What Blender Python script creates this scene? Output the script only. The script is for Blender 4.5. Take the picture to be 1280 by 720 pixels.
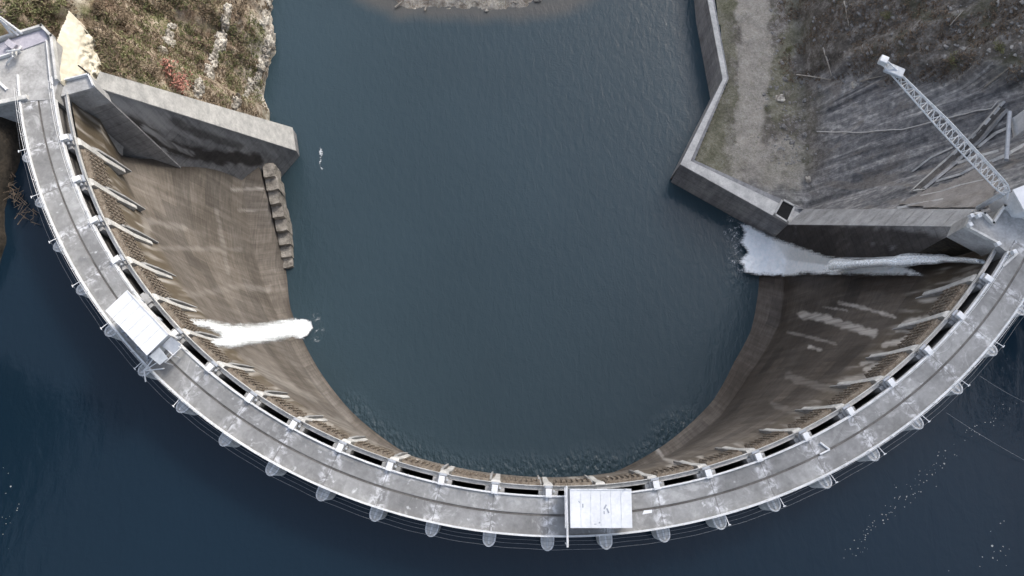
import bpy, bmesh, math, random
import numpy as np
from mathutils import Vector, noise
from mathutils.bvhtree import BVHTree
random.seed(7)
for o in list(bpy.data.objects): bpy.data.objects.remove(o)
SC = bpy.context.scene
COL = SC.collection
R_ = math.radians

# ------------------------------------------------------------------ camera, world, sun
F = 950.0; TILT = math.atan(240/F); HC = 158.0
cam = bpy.data.cameras.new('camera'); co = bpy.data.objects.new('camera', cam); COL.objects.link(co)
co.location = (0, 0, HC); co.rotation_euler = (TILT, 0, 0)
cam.sensor_width = 36; cam.lens = 36*F/1280; cam.clip_end = 3000; cam.clip_start = 1
SC.camera = co
AZ, EL = R_(40), R_(37)
w = bpy.data.worlds.new('World'); SC.world = w; w.use_nodes = True
nt = w.node_tree; nt.nodes.clear()
sky = nt.nodes.new('ShaderNodeTexSky'); sky.sky_type = 'NISHITA'; sky.sun_disc = False
sky.sun_elevation = EL; sky.sun_rotation = AZ; sky.dust_density = 3; sky.ozone_density = 1.0
bg = nt.nodes.new('ShaderNodeBackground'); bg.inputs[1].default_value = 0.15
ou = nt.nodes.new('ShaderNodeOutputWorld')
hs = nt.nodes.new('ShaderNodeHueSaturation'); hs.inputs['Saturation'].default_value = .65
nt.links.new(sky.outputs[0], hs.inputs['Color']); nt.links.new(hs.outputs[0], bg.inputs[0]); nt.links.new(bg.outputs[0], ou.inputs[0])
sd = bpy.data.lights.new('sun', 'SUN'); sd.energy = 1.45; sd.angle = R_(12); sd.color = (1, .95, .88)
so = bpy.data.objects.new('sun', sd); COL.objects.link(so)
SD = Vector((math.cos(EL)*math.sin(AZ), math.cos(EL)*math.cos(AZ), math.sin(EL)))
so.rotation_euler = SD.to_track_quat('Z', 'Y').to_euler(); so.location = (100, 60, 200)
SC.view_settings.view_transform = 'Standard'; SC.view_settings.look = 'None'
SC.view_settings.exposure = 1.42; SC.view_settings.gamma = 1
SC.render.engine = 'CYCLES'

# ------------------------------------------------------------------ survey helpers
ct, st = math.cos(TILT), math.sin(TILT)
def ray(px, py):
    u = (px-640)/F; v = (360-py)/F
    return Vector((u, v*ct+st, v*st-ct))
def P(px, py, z):
    d = ray(px, py); k = (z-HC)/d.z
    return (d.x*k, d.y*k, z)
def proj(x, y, z):
    z = z-HC
    yc = y*ct + z*st; zc = -y*st + z*ct
    return 640+F*x/(-zc), 360-F*yc/(-zc)
CX, CY = 6.0, 69.6
def pol(r, deg, z=0.0):
    a = math.radians(deg); return (CX+r*math.sin(a), CY-r*math.cos(a), z)
def topol(x, y): return math.hypot(x-CX, y-CY), math.degrees(math.atan2(x-CX, CY-y))
def nz(x, y, z=0.0, oct=3):
    s = 0; a = 1; t = 0
    for i in range(oct):
        s += a*noise.noise(Vector((x, y, z))); t += a; a *= .5; x *= 2.03; y *= 2.03; z *= 2.03
    return s/t
def sstep(a, b, x):
    t = min(1, max(0, (x-a)/(b-a))); return t*t*(3-2*t)
def inpoly(p, x, y):
    c = False; j = len(p)-1
    for i in range(len(p)):
        if (p[i][1] > y) != (p[j][1] > y) and x < (p[j][0]-p[i][0])*(y-p[i][1])/(p[j][1]-p[i][1])+p[i][0]: c = not c
        j = i
    return c
def dseg(px, py, a, b):
    ax, ay = a[:2]; bx, by = b[:2]; dx, dy = bx-ax, by-ay
    t = ((px-ax)*dx+(py-ay)*dy)/max(1e-9, dx*dx+dy*dy); t = min(1, max(0, t))
    return math.hypot(px-ax-t*dx, py-ay-t*dy), t
def dline(pts, x, y): return min(dseg(x, y, pts[i], pts[i+1])[0] for i in range(len(pts)-1))

# ------------------------------------------------------------------ materials
def lin(c): return (c[0], c[1], c[2], 1)
class MT:
    def __init__(s, name, rough=.85):
        s.m = bpy.data.materials.new(name); s.m.use_nodes = True; s.t = s.m.node_tree
        s.b = s.t.nodes['Principled BSDF']; s.b.inputs['Roughness'].default_value = rough
        s.b.inputs['Specular IOR Level'].default_value = .3
        s.tc = s.t.nodes.new('ShaderNodeTexCoord')
    def n(s, k, **kw):
        x = s.t.nodes.new(k)
        for a, v in kw.items(): setattr(x, a, v)
        return x
    def l(s, a, b): s.t.links.new(a, b)
    def mapped(s, sc=(1, 1, 1), src='Object', rot=(0, 0, 0)):
        m = s.n('ShaderNodeMapping'); m.inputs['Scale'].default_value = sc; m.inputs['Rotation'].default_value = rot
        s.l(s.tc.outputs[src], m.inputs[0]); return m.outputs[0]
    def noise(s, vec, scale, detail=6, rough=.6, dist=0):
        x = s.n('ShaderNodeTexNoise'); x.inputs['Scale'].default_value = scale; x.inputs['Detail'].default_value = detail
        x.inputs['Roughness'].default_value = rough; x.inputs['Distortion'].default_value = dist
        s.l(vec, x.inputs['Vector']); return x.outputs['Fac']
    def ramp(s, f, stops, interp='LINEAR'):
        r = s.n('ShaderNodeValToRGB'); r.color_ramp.interpolation = interp
        e = r.color_ramp.elements
        while len(e) < len(stops): e.new(.5)
        for i, (p, c) in enumerate(stops):
            e[i].position = p; e[i].color = lin(c) if len(c) == 3 else c
        s.l(f, r.inputs[0]); return r.outputs[0]
    def gray(s, f, a, b):
        r = s.n('ShaderNodeMapRange'); r.inputs[1].default_value = a; r.inputs[2].default_value = b
        s.l(f, r.inputs[0]); return r.outputs[0]
    def math(s, op, a, b=None):
        x = s.n('ShaderNodeMath', operation=op)
        for i, v in enumerate((a, b)):
            if v is None: continue
            if isinstance(v, (int, float)): x.inputs[i].default_value = v
            else: s.l(v, x.inputs[i])
        return x.outputs[0]
    def mix(s, f, a, b, mode='MIX'):
        x = s.n('ShaderNodeMix', data_type='RGBA', blend_type=mode)
        for i, v in ((0, f), (6, a), (7, b)):
            if isinstance(v, (int, float)): x.inputs[i].default_value = v
            elif isinstance(v, tuple): x.inputs[i].default_value = lin(v)
            else: s.l(v, x.inputs[i])
        return x.outputs[2]
    def attr(s, name):
        a = s.n('ShaderNodeAttribute'); a.attribute_name = name; return a.outputs['Fac']
    def base(s, c): 
        if isinstance(c, tuple): s.b.inputs['Base Color'].default_value = lin(c)
        else: s.l(c, s.b.inputs['Base Color'])
    def bump(s, h, strength=.5, dist=.1):
        b = s.n('ShaderNodeBump'); b.inputs['Strength'].default_value = strength; b.inputs['Distance'].default_value = dist
        s.l(h, b.inputs['Height']); s.l(b.outputs[0], s.b.inputs['Normal'])

def simple(name, c1, c2, scale=.6, rough=.85, bd=.05, bs=3.0, lo=.35, hi=.65):
    t = MT(name, rough); v = t.mapped()
    a = t.noise(v, scale); b = t.noise(v, bs)
    f = t.math('ADD', t.math('MULTIPLY', a, .65), t.math('MULTIPLY', b, .35))
    t.base(t.ramp(f, [(lo, c1), (hi, c2)])); t.bump(b, .6, bd); return t.m
M = {}
M['concrete'] = simple('weathered concrete', (.20, .20, .195), (.42, .42, .42), .35)
M['pale_concrete'] = simple('pale concrete', (.34, .34, .33), (.64, .63, .60), .5)
M['cream_concrete'] = simple('sprayed cream concrete', (.40, .36, .27), (.62, .58, .48), .25, bd=.25, bs=1.1)
M['dark_concrete'] = simple('damp concrete', (.07, .065, .06), (.17, .16, .15), .4)
M['masonry'] = simple('rough masonry', (.11, .10, .085), (.40, .37, .33), .6, .9, .3, 2.2)
M['slab'] = simple('platform concrete', (.23, .228, .22), (.45, .445, .435), .45)
M['dark'] = simple('dark void steel', (.008, .008, .009), (.02, .02, .02), .5)
M['white'] = simple('white painted steel', (.50, .51, .51), (.74, .74, .74), .8, .5, .01)
M['roof'] = simple('white sheet roof', (.60, .605, .61), (.78, .78, .78), .35, .5, .01)
M['steel'] = simple('galvanised steel', (.32, .34, .36), (.5, .52, .54), 1.2, .45, .01)
M['grey_paint'] = simple('grey painted metal', (.25, .27, .30), (.38, .40, .43), 1, .5, .01)
M['brown_steel'] = simple('rusty brown steel', (.10, .075, .055), (.30, .26, .21), 1.5, .8, .03, 6)
M['glass'] = simple('dark window glass', (.02, .025, .03), (.04, .05, .06), 1, .1, .0)
M['cable'] = simple('pale steel cable', (.16, .17, .18), (.26, .27, .28), 1, .5, .0)
M['hose'] = simple('pale hose', (.5, .48, .45), (.65, .63, .6), 1, .6, .0)
M['rock'] = simple('weathered pale rock', (.18, .155, .13), (.64, .60, .52), .5, .9, .4, 1.8, .38, .58)
M['grey_rock'] = simple('grey boulder rock', (.12, .115, .11), (.34, .33, .31), .8, .9, .2, 2.5)
M['wood'] = simple('bleached driftwood', (.25, .22, .18), (.5, .46, .4), 1.5, .9, .02, 8)
M['twig'] = simple('bare twigs', (.10, .07, .05), (.22, .17, .12), 1, .9, .0)
M['brown_leaf'] = simple('brown brush leaves', (.13, .095, .06), (.28, .22, .15), 2, .8, .0)
M['green_leaf'] = simple('olive leaves', (.095, .105, .045), (.25, .255, .12), 2, .8, .0)
M['red_leaf'] = simple('red autumn leaves', (.36, .14, .10), (.52, .27, .21), 2, .8, .0)
M['debris'] = simple('floating debris', (.22, .23, .22), (.45, .45, .43), 2, .8, .0)
M['lilac'] = simple('worn lilac grey walkway', (.30, .29, .33), (.46, .44, .48), .8, .8, .01)

# deck: uv = (span number, radius)
def deck_mat():
    t = MT('deck concrete', .8); v = t.mapped()
    sx = t.n('ShaderNodeSeparateXYZ'); t.l(t.tc.outputs['UV'], sx.inputs[0])
    big = t.noise(v, .18, 4); fine = t.noise(v, 2.2, 8, .7); mid = t.noise(v, .8, 6, .65, 1.0)
    f = t.math('ADD', t.math('MULTIPLY', big, .5), t.math('ADD', t.math('MULTIPLY', mid, .3), t.math('MULTIPLY', fine, .2)))
    c = t.ramp(f, [(.36, (.175, .173, .167)), (.5, (.255, .253, .246)), (.64, (.37, .367, .356))])
    # each span was poured separately: a slightly different tone
    fl = t.math('FLOOR', sx.outputs[0]); lane = t.math('GREATER_THAN', sx.outputs[1], 73.7)
    wn = t.n('ShaderNodeTexWhiteNoise', noise_dimensions='2D'); cb = t.n('ShaderNodeCombineXYZ')
    t.l(fl, cb.inputs[0]); t.l(lane, cb.inputs[1]); t.l(cb.outputs[0], wn.inputs['Vector'])
    c = t.mix(1.0, c, t.ramp(wn.outputs['Value'], [(0, (.80, .80, .81)), (1, (1.12, 1.12, 1.12))]), 'MULTIPLY')
    # lime bloom near each joint
    fr = t.math('ABSOLUTE', t.math('SUBTRACT', t.math('FRACT', t.math('ADD', sx.outputs[0], .5)), .5))
    near = t.ramp(fr, [(0, (1, 1, 1)), (.07, (.75, .75, .75)), (.2, (0, 0, 0))])
    bl = t.math('MULTIPLY', near, t.gray(t.noise(v, 1.1, 5, .7, .6), .47, .66))
    c = t.mix(t.math('MULTIPLY', bl, .85), c, (.78, .78, .80))
    ln = t.ramp(fr, [(0, (1, 1, 1)), (.006, (1, 1, 1)), (.012, (0, 0, 0))])
    c = t.mix(t.math('MULTIPLY', ln, .6), c, (.13, .125, .12))
    sp = t.gray(t.noise(v, .9, 3, .5), .68, .76)
    c = t.mix(t.math('MULTIPLY', sp, .6), c, (.72, .72, .72))
    dk = t.gray(t.noise(t.mapped((1, 1, 1), 'Object', (.3, .2, .1)), .45, 4, .6), .64, .75)
    c = t.mix(t.math('MULTIPLY', dk, .5), c, (.12, .12, .125))
    pt_ = t.n('ShaderNodeTexVoronoi'); pt_.inputs['Scale'].default_value = .16; pt_.inputs['Randomness'].default_value = 1; t.l(v, pt_.inputs['Vector'])
    sc = t.n('ShaderNodeSeparateColor'); t.l(pt_.outputs['Color'], sc.inputs[0])
    c = t.mix(.5, c, t.ramp(sc.outputs[0], [(0, (.80, .80, .79)), (1, (1.14, 1.14, 1.13))]), 'MULTIPLY')
    ed = t.ramp(t.math('ABSOLUTE', t.math('SUBTRACT', sx.outputs[1], 73.72)), [(0, (1, 1, 1)), (.35, (0, 0, 0)), (1, (0, 0, 0))])
    c = t.mix(t.math('MULTIPLY', ed, t.gray(mid, .42, .62)), c, (.17, .165, .155))
    wl = t.gray(t.noise(t.mapped((1, 1, 1), 'Object', (.9, .4, .1)), .28, 6, .7, 1.5), .56, .68)
    c = t.mix(t.math('MULTIPLY', wl, .35), c, (.62, .615, .60))
    t.base(c); t.bump(fine, .4, .03); return t.m
M['deck'] = deck_mat()

def face_mat():
    t = MT('spillway face concrete', .75)
    m = t.n('ShaderNodeMapping'); t.l(t.tc.outputs['UV'], m.inputs[0])
    uv = m.outputs[0]
    def muv(sx, sy):
        q = t.n('ShaderNodeMapping'); q.inputs['Scale'].default_value = (sx, sy, 1); t.l(t.tc.outputs['UV'], q.inputs[0]); return q.outputs[0]
    big = t.noise(muv(.05, .06), 1, 5, .6, .5)
    streak = t.noise(muv(.9, .05), 1, 7, .65)
    fine = t.noise(muv(.8, .8), 1, 8, .7)
    f = t.math('ADD', t.math('MULTIPLY', big, .45), t.math('ADD', t.math('MULTIPLY', streak, .38), t.math('MULTIPLY', fine, .17)))
    c = t.ramp(f, [(.34, (.085, .072, .06)), (.48, (.15, .131, .112)), (.62, (.245, .22, .195))])
    br = t.n('ShaderNodeTexBrick'); t.l(muv(1, 1), br.inputs['Vector'])
    br.inputs['Color1'].default_value = lin((.66, .66, .66)); br.inputs['Color2'].default_value = lin((1.25, 1.24, 1.21))
    br.inputs['Mortar'].default_value = lin((.66, .65, .64)); br.inputs['Scale'].default_value = 1
    br.inputs['Mortar Size'].default_value = .05; br.inputs['Mortar Smooth'].default_value = .6
    br.inputs['Brick Width'].default_value = 6.4; br.inputs['Row Height'].default_value = 4.6; br.offset = .5
    c = t.mix(.7, c, br.outputs['Color'], 'MULTIPLY')
    c = t.mix(.8, c, t.ramp(t.noise(muv(.35, 2.2), 1, 5, .6), [(.35, (.78, .78, .78)), (.65, (1.18, 1.18, 1.18))]), 'MULTIPLY')
    wet_shade = t.attr('wet'); c = t.mix(wet_shade, c, t.mix(1.0, c, (.27, .245, .235), 'MULTIPLY'))
    gr = t.attr('algae'); c = t.mix(gr, c, (.10, .078, .05))
    li = t.attr('lime'); lf = t.math('MULTIPLY', li, t.gray(streak, .25, .6))
    c = t.mix(lf, c, (.50, .47, .43))
    t.base(c)
    rg = t.n('ShaderNodeMapRange'); rg.inputs[3].default_value = .8; rg.inputs[4].default_value = .5; t.l(wet_shade, rg.inputs[0])
    t.l(rg.outputs[0], t.b.inputs['Roughness'])
    t.bump(t.math('ADD', fine, t.math('MULTIPLY', br.outputs['Fac'], -.6)), .5, .08); return t.m
M['face'] = face_mat()

def wall_mat():
    t = MT('training wall concrete', .85); v = t.mapped()
    st_ = t.noise(t.mapped((.8, .8, .08)), 1, 6, .65); big = t.noise(v, .12, 4); fine = t.noise(v, 1.6, 7, .7)
    f = t.math('ADD', t.math('MULTIPLY', big, .4), t.math('ADD', t.math('MULTIPLY', st_, .35), t.math('MULTIPLY', fine, .25)))
    c = t.ramp(f, [(.36, (.12, .12, .125)), (.5, (.25, .25, .255)), (.64, (.42, .415, .40))])
    wv = t.n('ShaderNodeTexWave', wave_type='BANDS', bands_direction='Z'); wv.inputs['Scale'].default_value = .14; wv.inputs['Distortion'].default_value = .15
    t.l(v, wv.inputs[0]); ln = t.ramp(wv.outputs['Fac'], [(0, (.7, .7, .7)), (.04, (1, 1, 1))])
    c = t.mix(.8, c, ln, 'MULTIPLY'); wet_shade = t.attr('wet'); c = t.mix(wet_shade, c, t.mix(1.0, c, (.20, .18, .17), 'MULTIPLY'))
    c = t.mix(t.math('MULTIPLY', t.attr('lime'), t.gray(st_, .3, .6)), c, (.42, .42, .42))
    t.base(c); t.bump(fine, .5, .08); return t.m
M['wall'] = wall_mat()

def water_mat(name, deep, silt, rscale, bstr):
    t = MT(name, .06); v = t.mapped()
    t.b.inputs['IOR'].default_value = 1.33; t.b.inputs['Specular IOR Level'].default_value = .5
    big = t.noise(v, .012, 3, .5)
    c = t.ramp(big, [(.3, tuple(x*.85 for x in deep)), (.7, tuple(x*1.15 for x in deep))])
    c = t.mix(t.attr('shallow'), c, silt)
    t.base(c)
    a = t.noise(t.mapped((1, .45, 1), 'Object', (0, 0, .5)), rscale, 5, .6, .4); b = t.noise(t.mapped((.5, 1, 1), 'Object', (0, 0, .8)), rscale*3, 3)
    big2 = t.gray(t.noise(v, .03, 3), .35, .65)
    ch = t.noise(t.mapped((1.3, .8, 1), 'Object', (0, 0, .8)), .9, 2, .5); a = t.math('ADD', a, t.math('MULTIPLY', t.math('MULTIPLY', ch, 8.0), t.attr('chop')))
    h = t.math('ADD', t.math('MULTIPLY', a, .8), t.math('MULTIPLY', t.math('MULTIPLY', b, .3), big2))
    t.bump(h, bstr, .35); return t.m
M['river'] = water_mat('river water', (.033, .056, .069), (.10, .095, .085), .8, .38)
M['lake'] = water_mat('reservoir water', (.0055, .0155, .0265), (.03, .04, .03), .6, .2)

def foam_mat(name, alpha):
    t = MT(name, .7); uv = t.tc.outputs['UV']; v = t.mapped()
    f = t.noise(v, 1.4, 8, .7); t.base(t.ramp(f, [(.3, (.78, .85, .88)), (.6, (.95, .97, .98))])); t.bump(f, .5, .12)
    if alpha:
        q = t.n('ShaderNodeMapping'); q.inputs['Scale'].default_value = (.35, 14, 1); t.l(uv, q.inputs[0])
        s = t.noise(q.outputs[0], 1, 7, .7, .3); s2 = t.noise(v, 2.5, 6, .7)
        a = t.math('ADD', t.attr('dens'), t.math('MULTIPLY', t.math('SUBTRACT', t.math('ADD', t.math('MULTIPLY', s, .6), t.math('MULTIPLY', s2, .4)), .5), 3.2))
        t.l(t.gray(a, .15, .95), t.b.inputs['Alpha'])
    return t.m
def foam_thin():
    t = MT('thin churned foam', .6); v = t.mapped(); t.base((.75, .80, .82))
    s = t.noise(v, .9, 8, .75, 1.5); a = t.math('ADD', t.attr('dens'), t.math('MULTIPLY', t.math('SUBTRACT', s, .56), 4.0))
    t.l(t.gray(a, .1, 1.0), t.b.inputs['Alpha']); return t.m
M['foam_thin'] = foam_thin(); M['foam'] = foam_mat('white foam', True); M['foam_solid'] = foam_mat('dense white foam', False)

def land_mat(name, left):
    t = MT(name, .95); v = t.mapped()
    a = t.noise(v, .07, 6, .6, .5); b = t.noise(v, .45, 8, .7); f = t.noise(v, 2.2, 8, .75); g = t.noise(t.mapped((1, 1, 1), 'Object', (.4, .1, .9)), .11, 5, .65, .6)
    if left:
        c = t.ramp(b, [(.32, (.09, .06, .042)), (.44, (.23, .175, .125)), (.56, (.37, .305, .23)), (.68, (.52, .46, .37))])
        c = t.mix(t.math('MULTIPLY', t.gray(g, .5, .64), .8), c, t.ramp(f, [(.35, (.07, .085, .025)), (.65, (.25, .25, .12))]))
        c = t.mix(t.math('MULTIPLY', t.gray(a, .52, .62), .7), c, t.ramp(b, [(.35, (.10, .055, .038)), (.65, (.24, .15, .11))]))
        geo = t.n('ShaderNodeNewGeometry')
        c = t.mix(t.math('MULTIPLY', t.attr('stone'), t.gray(f, .3, .55)), c, t.ramp(b, [(.38, (.20, .175, .145)), (.58, (.58, .54, .47))]))
    else:
        soil = t.ramp(t.math('ADD', t.math('MULTIPLY', b, .6), t.math('MULTIPLY', f, .4)), [(.36, (.06, .053, .045)), (.5, (.155, .14, .122)), (.62, (.34, .32, .295))])
        soil = t.mix(t.math('MULTIPLY', t.gray(g, .52, .64), .6), soil, (.07, .075, .035))
        s1 = t.noise(t.mapped((.045, .42, .0), 'Object', (0, 0, .55)), 1, 8, .62, 1.2); s2 = t.noise(v, .9, 7, .7)
        s1 = t.math('ADD', t.math('MULTIPLY', s1, .36), t.math('MULTIPLY', s2, .64))
        rock = t.ramp(s1, [(.33, (.085, .086, .09)), (.45, (.17, .17, .175)), (.54, (.26, .257, .255)), (.66, (.50, .49, .47))])
        b1 = t.noise(t.mapped((.05, .26, .0), 'Object', (0, 0, .62)), 1, 6, .6, 1.8); b2 = t.noise(t.mapped((1, 1, 0), 'Object', (0, 0, .3)), .13, 6, .65, .8)
        rock = t.mix(1.0, rock, t.ramp(b1, [(.38, (.55, .56, .58)), (.47, (.95, .95, .95)), (.53, (1.05, 1.04, 1.02)), (.57, (1.75, 1.72, 1.66)), (.66, (1.1, 1.08, 1.05))]), 'MULTIPLY')
        rock = t.mix(t.math('MULTIPLY', t.gray(b2, .53, .6), .55), rock, t.ramp(f, [(.35, (.16, .14, .12)), (.65, (.33, .30, .265))]))
        c = t.mix(t.attr('rock'), soil, rock)
        gras = t.ramp(t.math('ADD', t.math('MULTIPLY', b, .5), t.math('MULTIPLY', f, .5)), [(.38, (.11, .108, .065)), (.62, (.27, .26, .19))])
        c = t.mix(t.attr('grass'), c, gras)
        grav = t.ramp(t.math('ADD', t.math('MULTIPLY', b, .4), t.math('MULTIPLY', f, .6)), [(.36, (.23, .21, .178)), (.62, (.45, .42, .37))])
        c = t.mix(t.math('MULTIPLY', t.attr('gravel'), t.gray(t.math('ADD', b, t.attr('gravel')), .85, 1.25)), c, grav)
    t.base(c); t.bump(t.math('ADD', f, b), .9, .35); return t.m
M['wet_bank'] = simple('dark wet bank', (.010, .009, .007), (.045, .036, .026), .5, .8, .3, 2)
M['left_land'] = land_mat('rocky brush slope', True); M['right_land'] = land_mat('excavated bank', False)

# ------------------------------------------------------------------ object helpers
def tag(o, label=None, cat=None, group=None, kind=None):
    if label: o['label'] = label
    if cat: o['category'] = cat
    if group: o['group'] = group
    if kind: o['kind'] = kind
    return o
def empty(name, loc=(0, 0, 0), rz=0, label=None, cat=None, group=None):
    o = bpy.data.objects.new(name, None); o.empty_display_size = .3; o.location = loc; o.rotation_euler = (0, 0, rz)
    COL.objects.link(o); return tag(o, label, cat, group)
def fin_mesh(m, prof, rb, a, hw, hw2):
    n = len(prof); V = []
    for i, (r, z) in enumerate(prof):
        w_ = hw+(hw2-hw)*i/(n-1)
        for rr in (r, rb):
            for sg in (-1, 1): V.append(pol(rr, a+sg*math.degrees(w_/70), z))
    F_ = [(0, 1, 3, 2), (4*n-4, 4*n-2, 4*n-1, 4*n-3)]
    for i in range(n-1):
        b = 4*i; F_ += [(b, b+1, b+5, b+4), (b+2, b+6, b+7, b+3), (b, b+4, b+6, b+2), (b+1, b+3, b+7, b+5)]
    return m.add(V, F_)
class MB:
    def __init__(s): s.v = []; s.f = []; s.uv = None
    def add(s, v, f):
        n = len(s.v); s.v += [tuple(q) for q in v]; s.f += [tuple(i+n for i in q) for q in f]; return s
    def box(s, c, d, rz=0, tilt=None):
        x, y, z = [q/2 for q in d]; ca, sa = math.cos(rz), math.sin(rz); vs = []
        for i in (-1, 1):
            for j in (-1, 1):
                for k in (-1, 1): vs.append((c[0]+ca*i*x-sa*j*y, c[1]+sa*i*x+ca*j*y, c[2]+k*z))
        return s.add(vs, [(0, 1, 3, 2), (4, 6, 7, 5), (0, 4, 5, 1), (2, 3, 7, 6), (0, 2, 6, 4), (1, 5, 7, 3)])
    def bar(s, a, b, r, r2=None, n=5):
        a = Vector(a); b = Vector(b); r2 = r if r2 is None else r2
        q = (b-a).to_track_quat('Z', 'Y'); vs = []
        for (c, rr) in ((a, r), (b, r2)):
            for i in range(n): vs.append(c+q @ Vector((rr*math.cos(2*math.pi*i/n), rr*math.sin(2*math.pi*i/n), 0)))
        return s.add(vs, [(i, (i+1) % n, n+(i+1) % n, n+i) for i in range(n)]+[tuple(range(n))[::-1], tuple(range(n, 2*n))])
    def tube(s, pts, r, n=5):
        for a, b in zip(pts, pts[1:]): s.bar(a, b, r, None, n)
        return s
    def prism(s, top, bot):
        n = len(top)
        return s.add(list(top)+list(bot), [tuple(range(n)), tuple(range(n, 2*n))[::-1]]+[(i, n+i, n+(i+1) % n, (i+1) % n) for i in range(n)])
    def down(s, top, z): return s.prism(top, [(p[0], p[1], z) for p in top])
    def arc(s, r0, r1, z0, z1, a0, a1, step=.6, uv=True):
        n = max(1, int(round(abs(a1-a0)/step))); base = len(s.v)
        for i in range(n+1):
            a = a0+(a1-a0)*i/n
            s.v += [pol(r0, a, z0), pol(r0, a, z1), pol(r1, a, z1), pol(r1, a, z0)]
        for i in range(n):
            b = base+4*i
            for j in range(4): s.f.append((b+j, b+(j+1) % 4, b+4+(j+1) % 4, b+4+j))
        s.f.append((base, base+3, base+2, base+1)); b = base+4*n; s.f.append((b, b+1, b+2, b+3)); s.polar = True
        return s
    def build(s, name, mat, parent=None, smooth=False, bevel=0):
        off = Vector((0, 0, 0)) if parent is None or getattr(s, 'local', False) else world(parent)
        me = bpy.data.meshes.new(name); me.from_pydata([tuple(Vector(q)-off) for q in s.v], [], s.f)
        if getattr(s, 'polar', False):
            uv = me.uv_layers.new(name='UVMap')
            for l in me.loops:
                r, a = topol(*s.v[l.vertex_index][:2]); uv.data[l.index].uv = ((a+69.8)/5.27, r)
        bm = bmesh.new(); bm.from_mesh(me); bmesh.ops.recalc_face_normals(bm, faces=bm.faces)
        bm.to_mesh(me); bm.free()
        if smooth: me.polygons.foreach_set('use_smooth', [True]*len(me.polygons))
        me.materials.append(M[mat]); o = bpy.data.objects.new(name, me); COL.objects.link(o)
        if parent: o.parent = parent
        if bevel:
            b = o.modifiers.new('bevel', 'BEVEL'); b.width = bevel; b.segments = 2; b.limit_method = 'ANGLE'
        return o
def world(o):
    p = Vector((0, 0, 0))
    while o: p += o.location; o = o.parent
    return p
def copy_tree(o, parent=None, loc=None, rz=None):
    c = o.copy(); COL.objects.link(c); c.parent = parent
    if loc is not None: c.location = loc
    if rz is not None: c.rotation_euler = (0, 0, rz)
    for k in [q for q in o.children]: copy_tree(k, c)
    return c
def grid_obj(name, V, nx, ny, mat, attrs=None, keep=None, uvs=None, parent=None, smooth=True):
    faces = []
    for j in range(ny-1):
        for i in range(nx-1):
            a = j*nx+i
            if keep is None or keep(a, a+1, a+nx+1, a+nx): faces.append((a, a+1, a+nx+1, a+nx))
    me = bpy.data.meshes.new(name); me.from_pydata(V, [], faces)
    for k, d in (attrs or {}).items():
        at = me.attributes.new(k, 'FLOAT', 'POINT'); at.data.foreach_set('value', d)
    if uvs:
        uv = me.uv_layers.new(name='UVMap')
        for l in me.loops: uv.data[l.index].uv = uvs[l.vertex_index]
    if smooth: me.polygons.foreach_set('use_smooth', [True]*len(me.polygons))
    me.materials.append(M[mat]); o = bpy.data.objects.new(name, me); COL.objects.link(o)
    if parent: o.parent = parent
    bm = bmesh.new(); bm.from_mesh(me)
    loose = [v for v in bm.verts if not v.link_faces]; bmesh.ops.delete(bm, geom=loose, context='VERTS')
    bm.to_mesh(me); bm.free()
    return o
ORD = ['first', 'second', 'third', 'fourth', 'fifth', 'sixth', 'seventh', 'eighth', 'ninth', 'tenth', 'eleventh', 'twelfth', 'thirteenth', 'fourteenth', 'fifteenth', 'sixteenth', 'seventeenth', 'eighteenth', 'nineteenth', 'twentieth', 'twenty-first', 'twenty-second', 'twenty-third', 'twenty-fourth']

# ------------------------------------------------------------------ terrain
SHORE_L = [P(336, 150, 0), P(330, 100, 0), P(346, 60, 0), P(338, 30, 0), P(343, 0, 0), P(350, -60, 0)]
def left_shore_x(y):
    pts = [(40, -57.5), (70, -57)]+[(p[1], p[0]) for p in SHORE_L]+[(400, -62)]
    for (a, xa), (b, xb) in zip(pts, pts[1:]):
        if y <= b: return xa+(xb-xa)*(y-a)/(b-a)
    return -60
WA0 = P(126, 92, 59.5); WB0 = P(366, 161, 3); _d = Vector((WB0[0]-WA0[0], WB0[1]-WA0[1])).normalized(); WNRM = (-_d.y, _d.x) if True else None
WEDGE = [P(92, 20, 57), P(112, 45, 55), P(122, 70, 55), P(127, 90, 56)]
def zleft(x, y):
    n = nz(x*.06, y*.06, 2, 4)*6+nz(x*.35, y*.35, 5, 4)*1.6
    d = left_shore_x(y)-x+nz(x*.12, y*.25, 9, 3)*2.5
    h = 2.6*min(d, 4)+1.75*max(0, d-4) if d > 0 else d*3
    if y > 54 and x < -55:
        nx_, ny_ = WNRM
        if (x-WA0[0])*nx_+(y-WA0[1])*ny_ > .8:
            dd = dline(WEDGE, x, y); h = max(h, min(54, 57-3.4*max(0, dd-1)))
    s = sstep(0, 6, d)
    return min(h, 150)+n*s
def span(a, b, st0, far, grow):
    out = [a]; s = st0
    while out[-1] < b: out.append(out[-1]+s); s = s if out[-1] < far else s*grow
    return out
xs = [-q for q in span(50, 420, .55, 108, 1.12)]; ys = span(50, 620, .6, 128, 1.12)
V = []; A = []
for y in ys:
    for x in xs:
        z = zleft(x, y); V.append((x, y, max(z, -5)))
        st_ = sstep(.16, .34, nz(x*.10, y*.05, 31, 4))*.8
        d = left_shore_x(y)-x
        A.append(min(1, st_+(1-sstep(2.5, 8.5, z+nz(x*.2, y*.12, 44, 3)*6))))
terr_l = grid_obj('hillside', V, len(xs), len(ys), 'left_land', {'stone': A}); tag(terr_l, kind='structure')
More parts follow.
